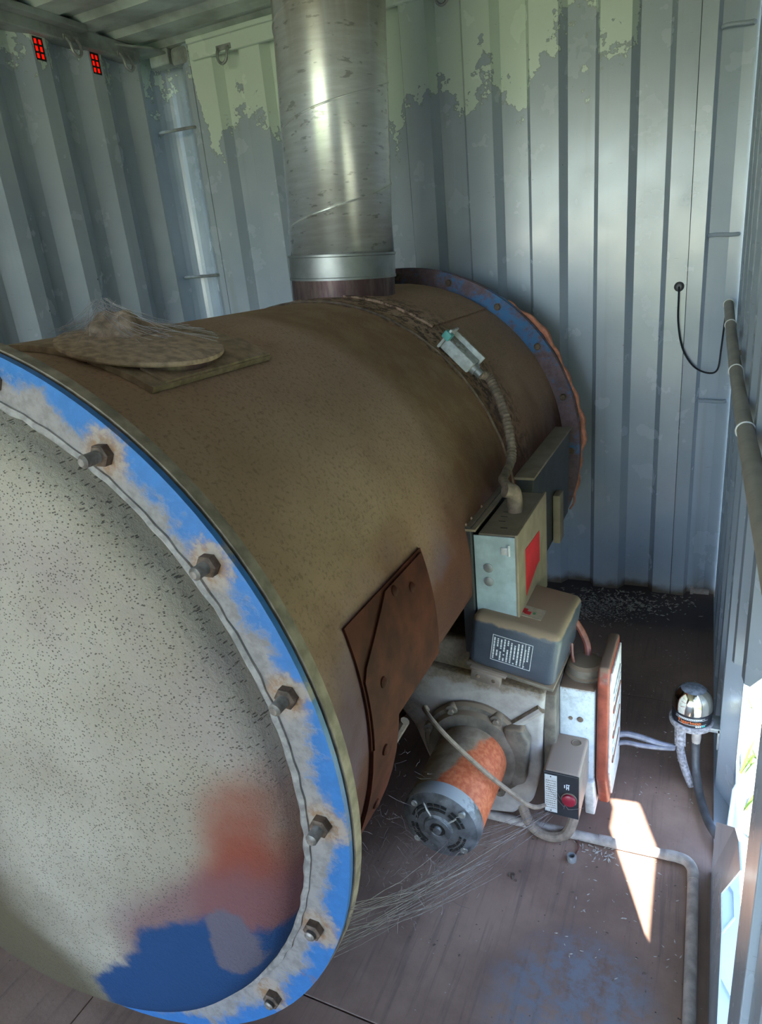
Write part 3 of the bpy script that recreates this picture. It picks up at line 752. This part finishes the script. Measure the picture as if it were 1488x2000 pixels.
for a in (42, 138, 222, 318):
    t = math.radians(a); c = Vector((MX+.072*math.cos(t), -1.692, MZ+.072*math.sin(t)))
    bm = B(); lathe(bm, c, (0, -1, 0), [(.008, -.004), (.008, .003), (.006, .004), (.004, .003), (0, .003)], 14); obj('through_bolt', bm, M_steel, bell)
for a in (42, 118):
    t = math.radians(a); bm = B(); tube(bm, [Vector((MX+r*math.cos(t), -1.6985+(.0012 if r < .04 else 0)+(.006 if r > .06 else 0), MZ+r*math.sin(t))) for r in (.031, .05, .066)], .0022, 6); obj('bell_rib', bm, M_silver, bell)
# transformer
R_t = Matrix.Translation((1.90, -1.33, .53)) @ Matrix.Rotation(math.radians(8.5), 4, 'Y') @ Matrix.Rotation(math.radians(-3), 4, 'Z')
def tp(x, y, z): return R_t @ Vector((x, y, z))
bm = B(); box(bm, (-.102, -.112, -.060), (.104, .115, .076), .020, R_t, 4); tr = obj('transformer', bm, M_trafo, BR)
bm = B(); box(bm, (-.104, -.108, -.068), (.104, .112, -.058), .003, R_t); obj('transformer_base', bm, M_castd, BR)
bm = B(); box(bm, (-.046, -.1130, -.026), (.046, -.1122, .040), 0, R_t); lb = obj('rating_plate', bm, M_trafo, tr, False)
bm = B(); t_ = .0012
for a, b in (((-.046, .040), (.046, .040)), ((-.046, -.026), (.046, -.026)), ((-.046, -.026), (-.046, .040)), ((.046, -.026), (.046, .040)), ((.030, -.026), (.030, .040))):
    box(bm, (min(a[0], b[0])-t_/2, -.1136, min(a[1], b[1])-t_/2), (max(a[0], b[0])+t_/2, -.1129, max(a[1], b[1])+t_/2), 0, R_t)
for i in range(11):
    x = -.041+i*.0080; z = -.022
    if i == 10: x = .038
    while z < .033:
        l = random.choice((.003, .004, .006, .008))
        if random.random() < .84: box(bm, (x-.0017, -.1136, z), (x+.0017, -.1129, min(.036, z+l)), 0, R_t)
        z += l+.0016
obj('rating_print', bm, M_printw, lb, False)
bm = B(); box(bm, (-.016, -.060, .0755), (.044, -.012, .0768), 0, R_t); st = obj('top_sticker', bm, M_stickp, tr, False)
bm = B(); box(bm, (-.008, -.046, .0766), (.006, -.026, .0773), 0, R_t); box(bm, (.002, -.050, .0766), (.016, -.036, .0773), 0, R_t); obj('sticker_mark', bm, M_stickr, st, False)
bm = B(); box(bm, (.020, -.044, .0766), (.026, -.034, .0773), 0, R_t); obj('sticker_dot', bm, M_green, st, False)
bm = B(); box(bm, (-.086, -.122, -.092), (-.014, -.104, -.064), .003, R_t); box(bm, (-.09, -.118, -.066), (-.004, -.100, -.060), .001, R_t); hg = obj('hinge_bracket', bm, M_ctl, tr)
for x in (-.068, -.030):
    bm = B(); lathe(bm, tp(x, -.122, -.078), R_t.to_3x3() @ Vector((0, -1, 0)), [(.005, 0), (.004, .002), (0, .0025)], 10); obj('bracket_rivet', bm, M_rust, tr)
# fuel-pump / flame-sensor side: white body with cap
bm = B(); box(bm, (1.984, -1.36, .13), (2.068, -1.20, .412), .008); pb = obj('pump_body', bm, M_pump, BR)
for x, r in ((2.012, .005), (2.034, .0075)):
    bm = B(); lathe(bm, (x, -1.3605, .328), (0, -1, 0), [(r, 0), (r*.9, .002), (0, .0025)], 12); obj('body_screw', bm, M_rust, pb)
bm = B(); lathe(bm, (2.034, -1.285, .408), (0, 0, 1), [(.048, 0), (.048, .008), (.044, .012), (.043, .030), (.036, .038), (.018, .041), (0, .041)], 32, False); obj('sensor_cap', bm, M_castd, BR)
# red end cover with louvred white face
bm = B(); prism(bm, [(-1.365, .165), (-1.365, .440), (-1.345, .470), (-1.155, .455), (-1.125, .25), (-1.12, .035), (-1.31, .05)], 'x', 2.072, 2.098, .006); rc = obj('end_cover', bm, M_red, BR)
bm = B(); prism(bm, [(-1.350, .180), (-1.350, .430), (-1.335, .452), (-1.168, .438), (-1.14, .25), (-1.135, .055), (-1.295, .07)], 'x', 2.097, 2.1035, .002); cf = obj('cover_face', bm, M_white, rc)
for i in range(9):
    z = .19+i*.024; bm = B(); box(bm, (2.1032, -1.325, z), (2.107, -1.19, z+.009), .0015); obj('louvre', bm, M_red if i % 3 == 0 else M_white, cf)
bm = B(); prism(bm, [(-1.375, .16), (-1.20, .16), (-1.14, .028), (-1.345, .035)], 'x', 2.045, 2.0685, .004); obj('cover_skirt', bm, M_white, BR)
# relay / control box with red knob
bm = B(); box(bm, (1.975, -1.497, .158), (2.055, -1.357, .278), .007, seg=3); cb = obj('relay_box', bm, M_ctl, BR)
bm = B(); box(bm, (1.976, -1.5005, .159), (2.054, -1.4965, .277), .001); fp = obj('face_plate', bm, M_black, cb, False)
bm = B(); box(bm, (1.9785, -1.5015, .166), (2.006, -1.5003, .270), 0); sp_ = obj('instruction_label', bm, M_silver, fp, False)
bm = B()
for i in range(13):
    z = .178+i*.0063; x = 1.981
    while x < 2.003:
        l = random.choice((.002, .003, .004)); box(bm, (x, -1.5019, z), (min(x+l, 2.0035), -1.5014, z+.0016)); x += l+.001
obj('label_print', bm, M_castd, sp_, False)
for z in (.170, .266):
    bm = B(); lathe(bm, (1.992, -1.5014, z), (0, -1, 0), [(.0016, 0), (.0014, .0008), (0, .001)], 8); obj('label_rivet', bm, M_dark, fp)
bm = B(); lathe(bm, (2.033, -1.5005, .213), (0, -1, 0), [(.0155, 0), (.0150, .008), (.012, .010), (0, .0105)], 28); obj('reset_button', bm, M_knob, fp)
bm = B(); lathe(bm, (2.033, -1.5003, .213), (0, -1, 0), [(.0175, 0), (.0175, .003), (.0155, .003)], 28, False); obj('button_bezel', bm, M_castd, fp)
bm = B(); box(bm, (2.022, -1.5012, .242), (2.0235, -1.5004, .250)); box(bm, (2.0265, -1.5012, .238), (2.028, -1.5004, .252)); box(bm, (2.031, -1.5012, .238), (2.0325, -1.5004, .252)); box(bm, (2.026, -1.5012, .251), (2.034, -1.5004, .2525)); box(bm, (2.028, -1.5012, .243), (2.031, -1.5004, .2445)); obj('face_symbol', bm, M_printw, fp, False)
bm = B(); lathe(bm, (2.030, -1.385, .2775), (0, 0, 1), [(.013, 0), (.012, .0015), (.010, .0018), (.009, .0006), (0, .0006)], 20); obj('knockout_plug', bm, M_castd, cb)
# leads and loops of the burner
bm = B(); tube(bm, spline([(1.885, -1.245, .585), (1.905, -1.24, .575), (1.955, -1.23, .578), (1.985, -1.23, .560), (1.99, -1.235, .53)], 8), .006, 8); obj('ignition_lead', bm, M_lead, BR)
bm = B(); tube(bm, spline([(2.000, -1.25, .535), (2.020, -1.25, .50), (2.034, -1.255, .465), (2.036, -1.27, .43), (2.034, -1.282, .440)], 8), .0085, 10); obj('ignition_lead', bm, M_lead, BR)
bm = B(); tube(bm, spline([(2.002, -1.29, .49), (2.006, -1.30, .46), (2.014, -1.30, .435), (2.026, -1.29, .443)], 6), .004, 6); obj('ignition_lead', bm, M_lead, BR)
bm = B(); tube(bm, spline([(1.672, -1.428, .325), (1.685, -1.47, .365), (1.725, -1.56, .424), (1.782, -1.598, .404), (1.849, -1.59, .333), (1.905, -1.565, .262), (1.955, -1.535, .20), (1.982, -1.49, .175)], 10), .0055, 8); obj('motor_cable', bm, M_dustcable, BR)
bm = B(); pts = spline([(1.895, -1.40, .10), (1.905, -1.41, .060), (1.930, -1.42, .022), (1.972, -1.425, .012), (2.012, -1.42, .030), (2.030, -1.40, .085), (2.03, -1.38, .16)], 8)
tube(bm, pts, .013, 10); obj('flexible_loop', bm, M_dustcable, BR)
bm = B(); box(bm, (1.74, -1.39, .0), (1.80, -1.22, .05), .004); obj('stand_foot', bm, M_rust, BR)

# ================================================================== OIL DEAERATOR ON THE RIGHT WALL
DX, DY, DZ = 2.2755, -1.085, .174
DE = thing('oil_deaerator', (DX, DY, DZ), 'chrome-domed oil deaerator with black label band on right wall', 'filter')
bm = B(); lathe(bm, (DX, DY, DZ), (0, 0, 1), [(.030, 0), (.046, .002), (.0475, .006), (.0475, .013), (.045, .016), (.030, .017)], 48); obj('base_flange', bm, M_braid, DE)
bm = B(); lathe(bm, (DX, DY, DZ), (0, 0, 1), [(.0425, .016), (.0425, .042), (.041, .044)], 48, False); bd = obj('label_band', bm, M_band, DE)
bm = B(); dp = [(.041, .043), (.0430, .046), (.0425, .055)]+[(.0425*math.cos(a*.1)**.75, .055+.043*math.sin(a*.1)) for a in range(1, 12)]+[(.020, .0975)]
dp = [(.041, .043), (.0432, .046), (.0428, .056), (.0415, .066), (.0385, .077), (.033, .0865), (.0265, .0925)]; lathe(bm, (DX, DY, DZ), (0, 0, 1), dp, 48, False); obj('dome', bm, M_chrome, DE)
bm = B(); lathe(bm, (DX, DY, DZ), (0, 0, 1), [(.0265, .0925), (.020, .0957), (.010, .0975), (0, .098)], 32, False); obj('dome_top', bm, M_dome, DE)
def arc_strip(bm, a0, a1, z0, z1, r=.0429):
    n = max(2, int((a1-a0)/5)); pv = None
    for i in range(n+1):
        a = math.radians(a0+(a1-a0)*i/n); q = (bm.verts.new((DX+r*math.cos(a), DY+r*math.sin(a), DZ+z0)), bm.verts.new((DX+r*math.cos(a), DY+r*math.sin(a), DZ+z1)))
        if pv: bm.faces.new((pv[0], q[0], q[1], pv[1]))
        pv = q
bm = B(); arc_strip(bm, -140, -50, .0385, .0393); arc_strip(bm, -140, -40, .0345, .0352); arc_strip(bm, -130, -45, .0225, .0231)
for a in range(-128, -60, 5): arc_strip(bm, a, a+3.4, .0363, .0377)
for a in (-78, -72, -66): arc_strip(bm, a, a+4.5, .0180, .0212)
obj('label_lines', bm, M_printw, bd, False, recalc=False)
bm = B(); arc_strip(bm, -60, -54, .0180, .0212); arc_strip(bm, -53, -49, .0180, .0212); obj('label_logo', bm, M_tealp, bd, False, recalc=False)
def text_mesh(body, size):
    cu = bpy.data.curves.new('lettering', 'FONT'); cu.body = body; cu.size = size; cu.align_x = 'CENTER'; cu.extrude = .0
    to = bpy.data.objects.new('lettering', cu); COL.objects.link(to); bpy.context.view_layer.update()
    me = bpy.data.meshes.new_from_object(to.evaluated_get(bpy.context.evaluated_depsgraph_get())); bpy.data.objects.remove(to); return me
me = text_mesh('Tigerloop', .0115)
for v in me.vertices:
    a = math.radians(-97)+v.co.x*1.15/.0431; v.co = (DX+.0431*math.cos(a), DY+.0431*math.sin(a), DZ+.0253+v.co.y*.95)
me.name = 'lettering'; link('lettering', me, M_txt, bd, False)
bm = B(); box(bm, (2.318, DY-.03, DZ+.002), (2.3435, DY+.03, DZ+.014), .001); box(bm, (2.338, DY-.03, DZ-.05), (2.344, DY+.03, DZ+.012), .001); obj('wall_bracket', bm, M_steel, DE)
def fuzz(bm, pts, n, r, l):
    for i in range(n):
        p = random.choice(pts)+Vector((random.uniform(-1, 1), random.uniform(-1, 1), random.uniform(-1, 1)))*r; d = Vector((random.uniform(-1, 1), random.uniform(-1, 1), random.uniform(-1, 1))).normalized()*l
        s = d.cross(Vector((.3, .5, .8))).normalized()*l*.35; v = [bm.verts.new(q) for q in (p-d, p+s, p+d, p-s+Vector((0, 0, l*.2)))]; bm.faces.new(v)
for ch in list(DE.children):
    if ch.name.startswith('wall_bracket'): continue
    for o in [ch]+list(ch.children): o.data.transform(Matrix.Scale(1.14, 4))
# two short hoses leaving its base
HA = spline([(2.250, -1.115, .178), (2.252, -1.115, .135), (2.254, -1.115, .105), (2.268, -1.125, .055), (2.288, -1.14, .014)], 8)
h1 = tag(obj('fuel_hose', (lambda b: (tube(b, HA, .010, 10, True, [.014 if i < 12 else .0105 for i in range(len(HA))]), fuzz(b, HA[:22], 260, .013, .004), b)[2])(B()), M_braid), 'lint-covered grey fuel hose hanging at the left under the chrome dome', 'hose', 'fuel hoses under the deaerator')
h2 = thing('fuel_hose', (2.29, -1.10, .17), 'smooth dark grey fuel hose with brass fitting, right under the chrome dome', 'hose', 'fuel hoses under the deaerator')
bm = B(); lathe(bm, (2.290, -1.105, .178), (0, 0, -1), [(.013, 0), (.013, .016), (.0115, .017), (.0115, .03), (.012, .031), (.0105, .048)], 16); obj('hose_fitting', bm, M_pipe, h2)
bm = B(); tube(bm, spline([(2.290, -1.105, .135), (2.290, -1.107, .11), (2.294, -1.125, .06), (2.306, -1.18, .026), (2.322, -1.25, .024), (2.338, -1.30, .030), (2.358, -1.335, .034)], 8), .0105, 12); obj('hose', bm, M_rubber, h2)
# oil lines from the burner to the wall
for k, (dy, dz, lab) in enumerate(((0, .012, 'upper grey oil line from the burner cover to the deaerator'), (-.016, -.004, 'lower grey oil line from the burner cover to the deaerator'))):
    bm = B(); tube(bm, spline([(2.092, -1.15+dy, .125+dz), (2.12, -1.14+dy, .13+dz), (2.16, -1.135+dy, .125+dz*.8), (2.205, -1.13+dy*.6, .118+dz*.3), (2.238, -1.118+dy*.3, .110)], 8), .0085-.002*k, 10)
    tag(obj('oil_line', bm, M_hosegrey), lab, 'pipe', 'oil lines')

# ================================================================== FLOOR PIPE, CONDUIT, CABLE
FP = thing('floor_pipe', (2.2, -1.4, 0), 'dusty pale pipe lying on the floor, elbowed along right wall', 'pipe')
bm = B(); tube(bm, spline([(1.80, -1.405, .0125), (1.95, -1.402, .0125), (2.10, -1.398, .0125), (2.24, -1.392, .0125)], 6), .012, 12); obj('pipe_run', bm, M_pipe, FP)
bm = B(); lathe(bm, (2.085, -1.397, .0128), (1, .04, 0), [(.0115, 0), (.0125, .001), (.0125, .03), (.0115, .032)], 16); obj('pipe_union', bm, M_pipe, FP)
bm = B(); tube(bm, spline([(2.236, -1.392, .013), (2.262, -1.391, .013), (2.284, -1.397, .013), (2.296, -1.418, .013), (2.298, -1.45, .013)], 6), .0127, 12); obj('pipe_elbow', bm, M_pipe, FP)
bm = B(); tube(bm, [(2.298, -1.445, .0125), (2.2985, -1.7, .0125), (2.30, -2.4, .0125)], .0120, 12); obj('pipe_run', bm, M_pipe, FP)

CO = thing('wall_conduit', (2.318, -1.0, 1.03), 'beige plastic conduit tied along the right wall', 'conduit')
cpts = spline([(2.3125, -.075, 1.150), (2.319, -.45, 1.085), (2.324, -.85, 1.045), (2.327, -1.25, 1.032), (2.327, -1.7, 1.045), (2.327, -2.2, 1.07), (2.327, -3.2, 1.10)], 8)
bm = B(); tube(bm, cpts, .0152, 14); obj('conduit_tube', bm, M_cond, CO)
for y in (-.085, -.30, -.80, -1.35):
    i = min(range(len(cpts)), key=lambda k: abs(cpts[k].y-y)); d = cpts[min(i+1, len(cpts)-1)]-cpts[max(0, i-1)]; ax_, ay_, _ = frame(d)
    bm = B(); tube(bm, [cpts[i]+(ax_*math.cos(t*.3142)+ay_*math.sin(t*.3142))*.0164 for t in range(21)], .0016, 6, False); obj('cable_tie', bm, M_tie, CO)
for y in (-.55, -1.1):
    i = min(range(len(cpts)), key=lambda k: abs(cpts[k].y-y)); bm = B(); box(bm, (cpts[i].x+.005, y-.012, cpts[i].z-.022), (WR+.001, y+.012, cpts[i].z-.010), .001); obj('support_clip', bm, M_cond, CO)

CB = thing('black_cable', (2.152, -.01, 1.214), 'thin black cable drooping from a grommet on the far wall', 'cable')
bm = B(); lathe(bm, (2.152, .002, 1.214), (0, -1, 0), [(.017, 0), (.017, .005), (.012, .009), (.006, .010), (0, .008)], 20); obj('grommet', bm, M_rubber, CB)
bm = B(); tube(bm, spline([(2.152, -.007, 1.214), (2.153, -.020, 1.18), (2.156, -.022, 1.09), (2.175, -.022, 1.00), (2.214, -.026, .937), (2.262, -.032, .912), (2.293, -.038, .925), (2.300, -.045, 1.0), (2.304, -.06, 1.08), (2.309, -.078, 1.149)], 8), .0032, 8); obj('cable', bm, M_cable, CB)

# ================================================================== WALL FITTINGS
def lash_ring(loc, nrm, label, n_=0):
    t = thing('lashing_ring', loc, label, 'ring', 'lashing rings under the ceiling rails')
    n = Vector(nrm); s = Vector((0, 0, 1)).cross(n); p = Vector(loc)
    bm = B(); tube(bm, spline([p+s*.024+n*.003, p+s*.024+n*.018-Vector((0, 0, .02)), p+s*.019+n*.022-Vector((0, 0, .048)), p+n*.023-Vector((0, 0, .060)), p-s*.019+n*.022-Vector((0, 0, .048)), p-s*.024+n*.018-Vector((0, 0, .02)), p-s*.024+n*.003], 6), .0055, 8); obj('ring', bm, M_steel, t)
    bm = B(); q = p-s*.035-Vector((0, 0, .008)); c = [q, q+s*.07, q+s*.07+n*.006, q+n*.006]; lo = [bm.verts.new(v) for v in c]; hi = [bm.verts.new(v+Vector((0, 0, .018))) for v in c]; bm.faces.new(lo); bm.faces.new(hi)
    for i in range(4): bm.faces.new((lo[i], lo[(i+1) % 4], hi[(i+1) % 4], hi[i]))
    obj('ring_plate', bm, M_steel, t, False)
lash_ring((.398, -.023, 2.276), (0, -1, 0), 'steel lashing ring on the far wall header, left of the flue')
lash_ring((1.345, -.023, 2.276), (0, -1, 0), 'steel lashing ring on the far wall header, right of the flue')
lash_ring((.031, -.475, 2.285), (1, 0, 0), 'steel lashing ring on left rail, between the two red vents')
lash_ring((.031, -.205, 2.285), (1, 0, 0), 'steel lashing ring on left rail, nearest the corner')
bars = [(-.022, .172, 2.030, -.002, 'worn steel lashing bar in the left corner post, upper one'), (-.030, .165, 1.419, -.002, 'worn steel lashing bar in the left corner post, just above the drum'),
        (2.236, 2.326, 1.985, .026, 'lashing bar in the right corner post, highest of the three'), (2.236, 2.326, 1.374, .026, 'lashing bar in the right corner post, middle of the three'), (2.236, 2.326, .800, .026, 'lashing bar in the right corner post, lowest of the three')]
for xa, xb, z, y, lab in bars:
    bm = B(); tube(bm, spline([(xa, y+.02, z), (xa+.006, y-.006, z), (xa+.03, y-.009, z), (xb-.02, y-.009, z-.004), (xb, y-.006, z-.004), (xb+.002, y+.012, z-.004)], 5), .0065, 8)
    tag(obj('lashing_bar', bm, M_steel if xa < 1 else M_right), lab, 'bar', 'lashing bars in the corner posts')
bm = B(); lathe(bm, (2.318, -.10, .075), (-1, 0, 0), [(.012, 0), (.012, .055), (.016, .056), (.016, .066), (0, .066)], 14)
tag(obj('pipe_stub', bm, M_pipe), 'short grey pipe stub low in the dark right corner', 'pipe')
for k, (y, z) in enumerate(VENTS):
    t = thing('wall_vent', (-.004, y, z-.036), ['small red six-hole vent high on left wall, nearer the camera', 'small red six-hole vent high on left wall, nearer the corner'][k], 'vent', 'red vents on the left wall')
    bm = B(); nx, nz = 2, 3; xs = [-.022, -.0165, -.0035, .0035, .0165, .022]; zs = [-.037, -.031, -.0145, -.0085, .0085, .0145, .031, .037]
    for i in range(5):
        for j in range(7):
            if i in (1, 3) and j in (1, 3, 5): continue
            box(bm, (-.0045, y+xs[i], z+zs[j]), (.0005, y+xs[i+1], z+zs[j+1]))
    obj('vent_grille', bm, M_dark, t, False)
    for i in (1, 3):
        for j in (1, 3, 5):
            bm = B(); box(bm, (-.0030, y+xs[i], z+zs[j]), (-.0022, y+xs[i+1], z+zs[j+1])); obj('vent_lens', bm, M_vent, t, False)

# ================================================================== SMALL THINGS ON THE FLOOR
bm = B(); lathe(bm, (2.033, -1.469, 0), (0, 0, 1), [(.0065, 0), (.0105, 0), (.011, .003), (.011, .014), (.0100, .016), (.0070, .016), (.0065, .013), (.0065, 0)], 24, False)
tag(obj('steel_bush', bm, M_steel), 'small steel bush standing on the floor below the relay box', 'fitting')
bm = B(); tube(bm, spline([(2.039, -1.452, .003), (2.043, -1.435, .006), (2.039, -1.415, .008), (2.041, -1.395, .004)], 6), .0016, 6)
tag(obj('wire_scrap', bm, M_lead), 'bent scrap of wire on the floor beside the steel bush', 'wire')
def scatter(n, area, lo, hi, bm, asp=.35, zf=.0006):
    for i in range(n):
        x, y = area(); l = random.uniform(lo, hi); a = random.random()*6.28; u = Vector((math.cos(a), math.sin(a), random.uniform(-.2, .25)))*l; v = Vector((-math.sin(a), math.cos(a), random.uniform(-.3, .3)))*l*asp
        p = Vector((x, y, zf+l*.3)); q = [p-u, p-u*.1+v, p+u, p-v]; f = [bm.verts.new(c) for c in q]; g_ = [bm.verts.new(c+Vector((0, 0, .0009))) for c in q]
        bm.faces.new(f); bm.faces.new(g_)
        for k in range(4): bm.faces.new((f[k], f[(k+1) % 4], g_[(k+1) % 4], g_[k]))
bm = B()
scatter(850, lambda: (random.gauss(1.90, .075), random.gauss(-.20, .055)), .0015, .005, bm)
scatter(260, lambda: (random.gauss(2.02, .09), random.gauss(-.13, .04)), .003, .011, bm)
scatter(120, lambda: (random.uniform(1.75, 2.28), -.02-abs(random.gauss(0, .05))), .003, .010, bm)
for v in bm.verts:
    if v.co.y > -.008: v.co.y = -.008-random.random()*.02
tag(obj('paint_chip_heap', bm, M_chip, None, False, recalc=False), 'pale flaked paint chips strewn along the foot of the far wall', 'debris', kind='stuff')
bm = B(); scatter(150, lambda: (random.uniform(1.95, 2.29), random.uniform(-1.3, -.25)), .001, .0045, bm, .3); scatter(60, lambda: (random.uniform(2.0, 2.29), random.uniform(-1.75, -1.38)), .0015, .005, bm, .3)
scatter(55, lambda: (random.gauss(2.09, .03), random.gauss(-1.43, .012)), .002, .007, bm, .3)
tag(obj('floor_litter', bm, M_chip, None, False, recalc=False), 'scattered small pale flecks of litter on the brown floor', 'debris', kind='stuff')
bm = B(); scatter(70, lambda: (random.uniform(1.6, 2.28), random.uniform(-1.8, -.8)), .0015, .0045, bm, .5); scatter(8, lambda: (1.915+random.gauss(0, .006), -1.565+random.gauss(0, .005)), .003, .006, bm, .5)
tag(obj('leaf_crumbs', bm, M_leaf, None, False, recalc=False), 'dark dry leaf crumbs scattered over the floor', 'debris', kind='stuff')

# ================================================================== COBWEBS
def strand(bm, a, b, sag, r, n=8, jit=.0):
    a, b = Vector(a), Vector(b); pts = []
    for i in range(n+1):
        t = i/n; p = a.lerp(b, t)-Vector((0, 0, sag*4*t*(1-t)))
        if 0 < i < n and jit: p += Vector((random.uniform(-jit, jit), random.uniform(-jit, jit), random.uniform(-jit, jit)))
        pts.append(p)
    tube(bm, pts, r, 3, False)
def rnd(p, s): return Vector(p)+Vector((random.uniform(-s, s), random.uniform(-s, s), random.uniform(-s, s)))
bm = B()
A0 = Vector((1.842, -2.145, .545)); 
for i in range(26):
    a = cyl(RF+.003, random.uniform(-26, -14), random.uniform(-2.15, -2.135)); b = Vector((random.uniform(1.80, 1.93), -1.69+random.uniform(-.01, .02), random.uniform(.135, .20))); strand(bm, a, b, random.uniform(0, .03), random.uniform(.0003, .0007), 8, .002)
for i in range(22):
    a = Vector((random.uniform(1.82, 1.93), -1.68, random.uniform(.14, .22))); b = Vector((random.uniform(1.96, 2.0), -1.49, random.uniform(.14, .17))); strand(bm, a, b, random.uniform(0, .02), random.uniform(.0003, .0006), 6, .002)
strand(bm, cyl(RF+.003, -22, -2.14), (1.985, -1.49, .150), .004, .0008, 12)
for i in range(150):
    p = Vector((random.uniform(1.60, 1.80), random.uniform(-1.85, -1.62), random.uniform(.12, .42))); q = p+Vector((random.gauss(0, .016), random.gauss(0, .012), random.gauss(0, .016))); strand(bm, p, q, .002, random.uniform(.0002, .0004), 3, .004)
for i in range(160):
    t = random.random()**.6; p = Vector((1.845, -2.14, .50)).lerp(Vector((1.82, -1.70, .155)), t)+Vector((random.gauss(0, .03), random.gauss(0, .02), random.gauss(-.01, .025))); q = p+Vector((random.gauss(0, .012), random.gauss(0, .012), random.gauss(0, .01))); strand(bm, p, q, .001, random.uniform(.0003, .0006), 3, .002)
for i in range(60):
    a = Vector((MX+random.uniform(-.09, .09), -1.70, MZ+random.uniform(-.09, .0))); b = a+Vector((random.gauss(0, .04), random.gauss(0, .005), random.gauss(-.02, .03))); strand(bm, a, b, .0, .0003, 3, .001)
for i in range(5): strand(bm, (1.985+.02*i, -1.503, .24-.01*i), (2.04-.03*random.random(), -1.512, .19+.02*random.random()), .002, .0004, 4, .001)
tag(obj('cobweb', bm, M_webd, None, False, recalc=False), 'tangle of dusty cobweb strung between blue flange, motor and floor', 'cobweb', kind='stuff')
bm = B(); top = LC+ln*.016+Vector((-.105, .02, .050))
for i in range(80):
    a = rnd(LC+Vector((-.088, .02, .055)), .022); t = random.uniform(0, 6.28)
    b = LC+ln*.012+Vector((math.cos(t)*.128*math.cos(th), math.sin(t)*.13, -math.cos(t)*.128*math.sin(th)))
    if (b-a).length > .22: b = a.lerp(b, .7); 
    strand(bm, a, b, random.uniform(-.002, .012), random.uniform(.0002, .0004), 6, .0015)
for i in range(60):
    a = rnd(LC+Vector((-.09, .02, .045)), .03); b = rnd(LC+Vector((-.15, -.03, .0)), .035); strand(bm, a, b, .004, .00025, 5, .003)
tag(obj('cobweb', bm, M_web, None, False, recalc=False), 'pale lilac cobweb draped over the back of the round lid', 'cobweb', kind='stuff')
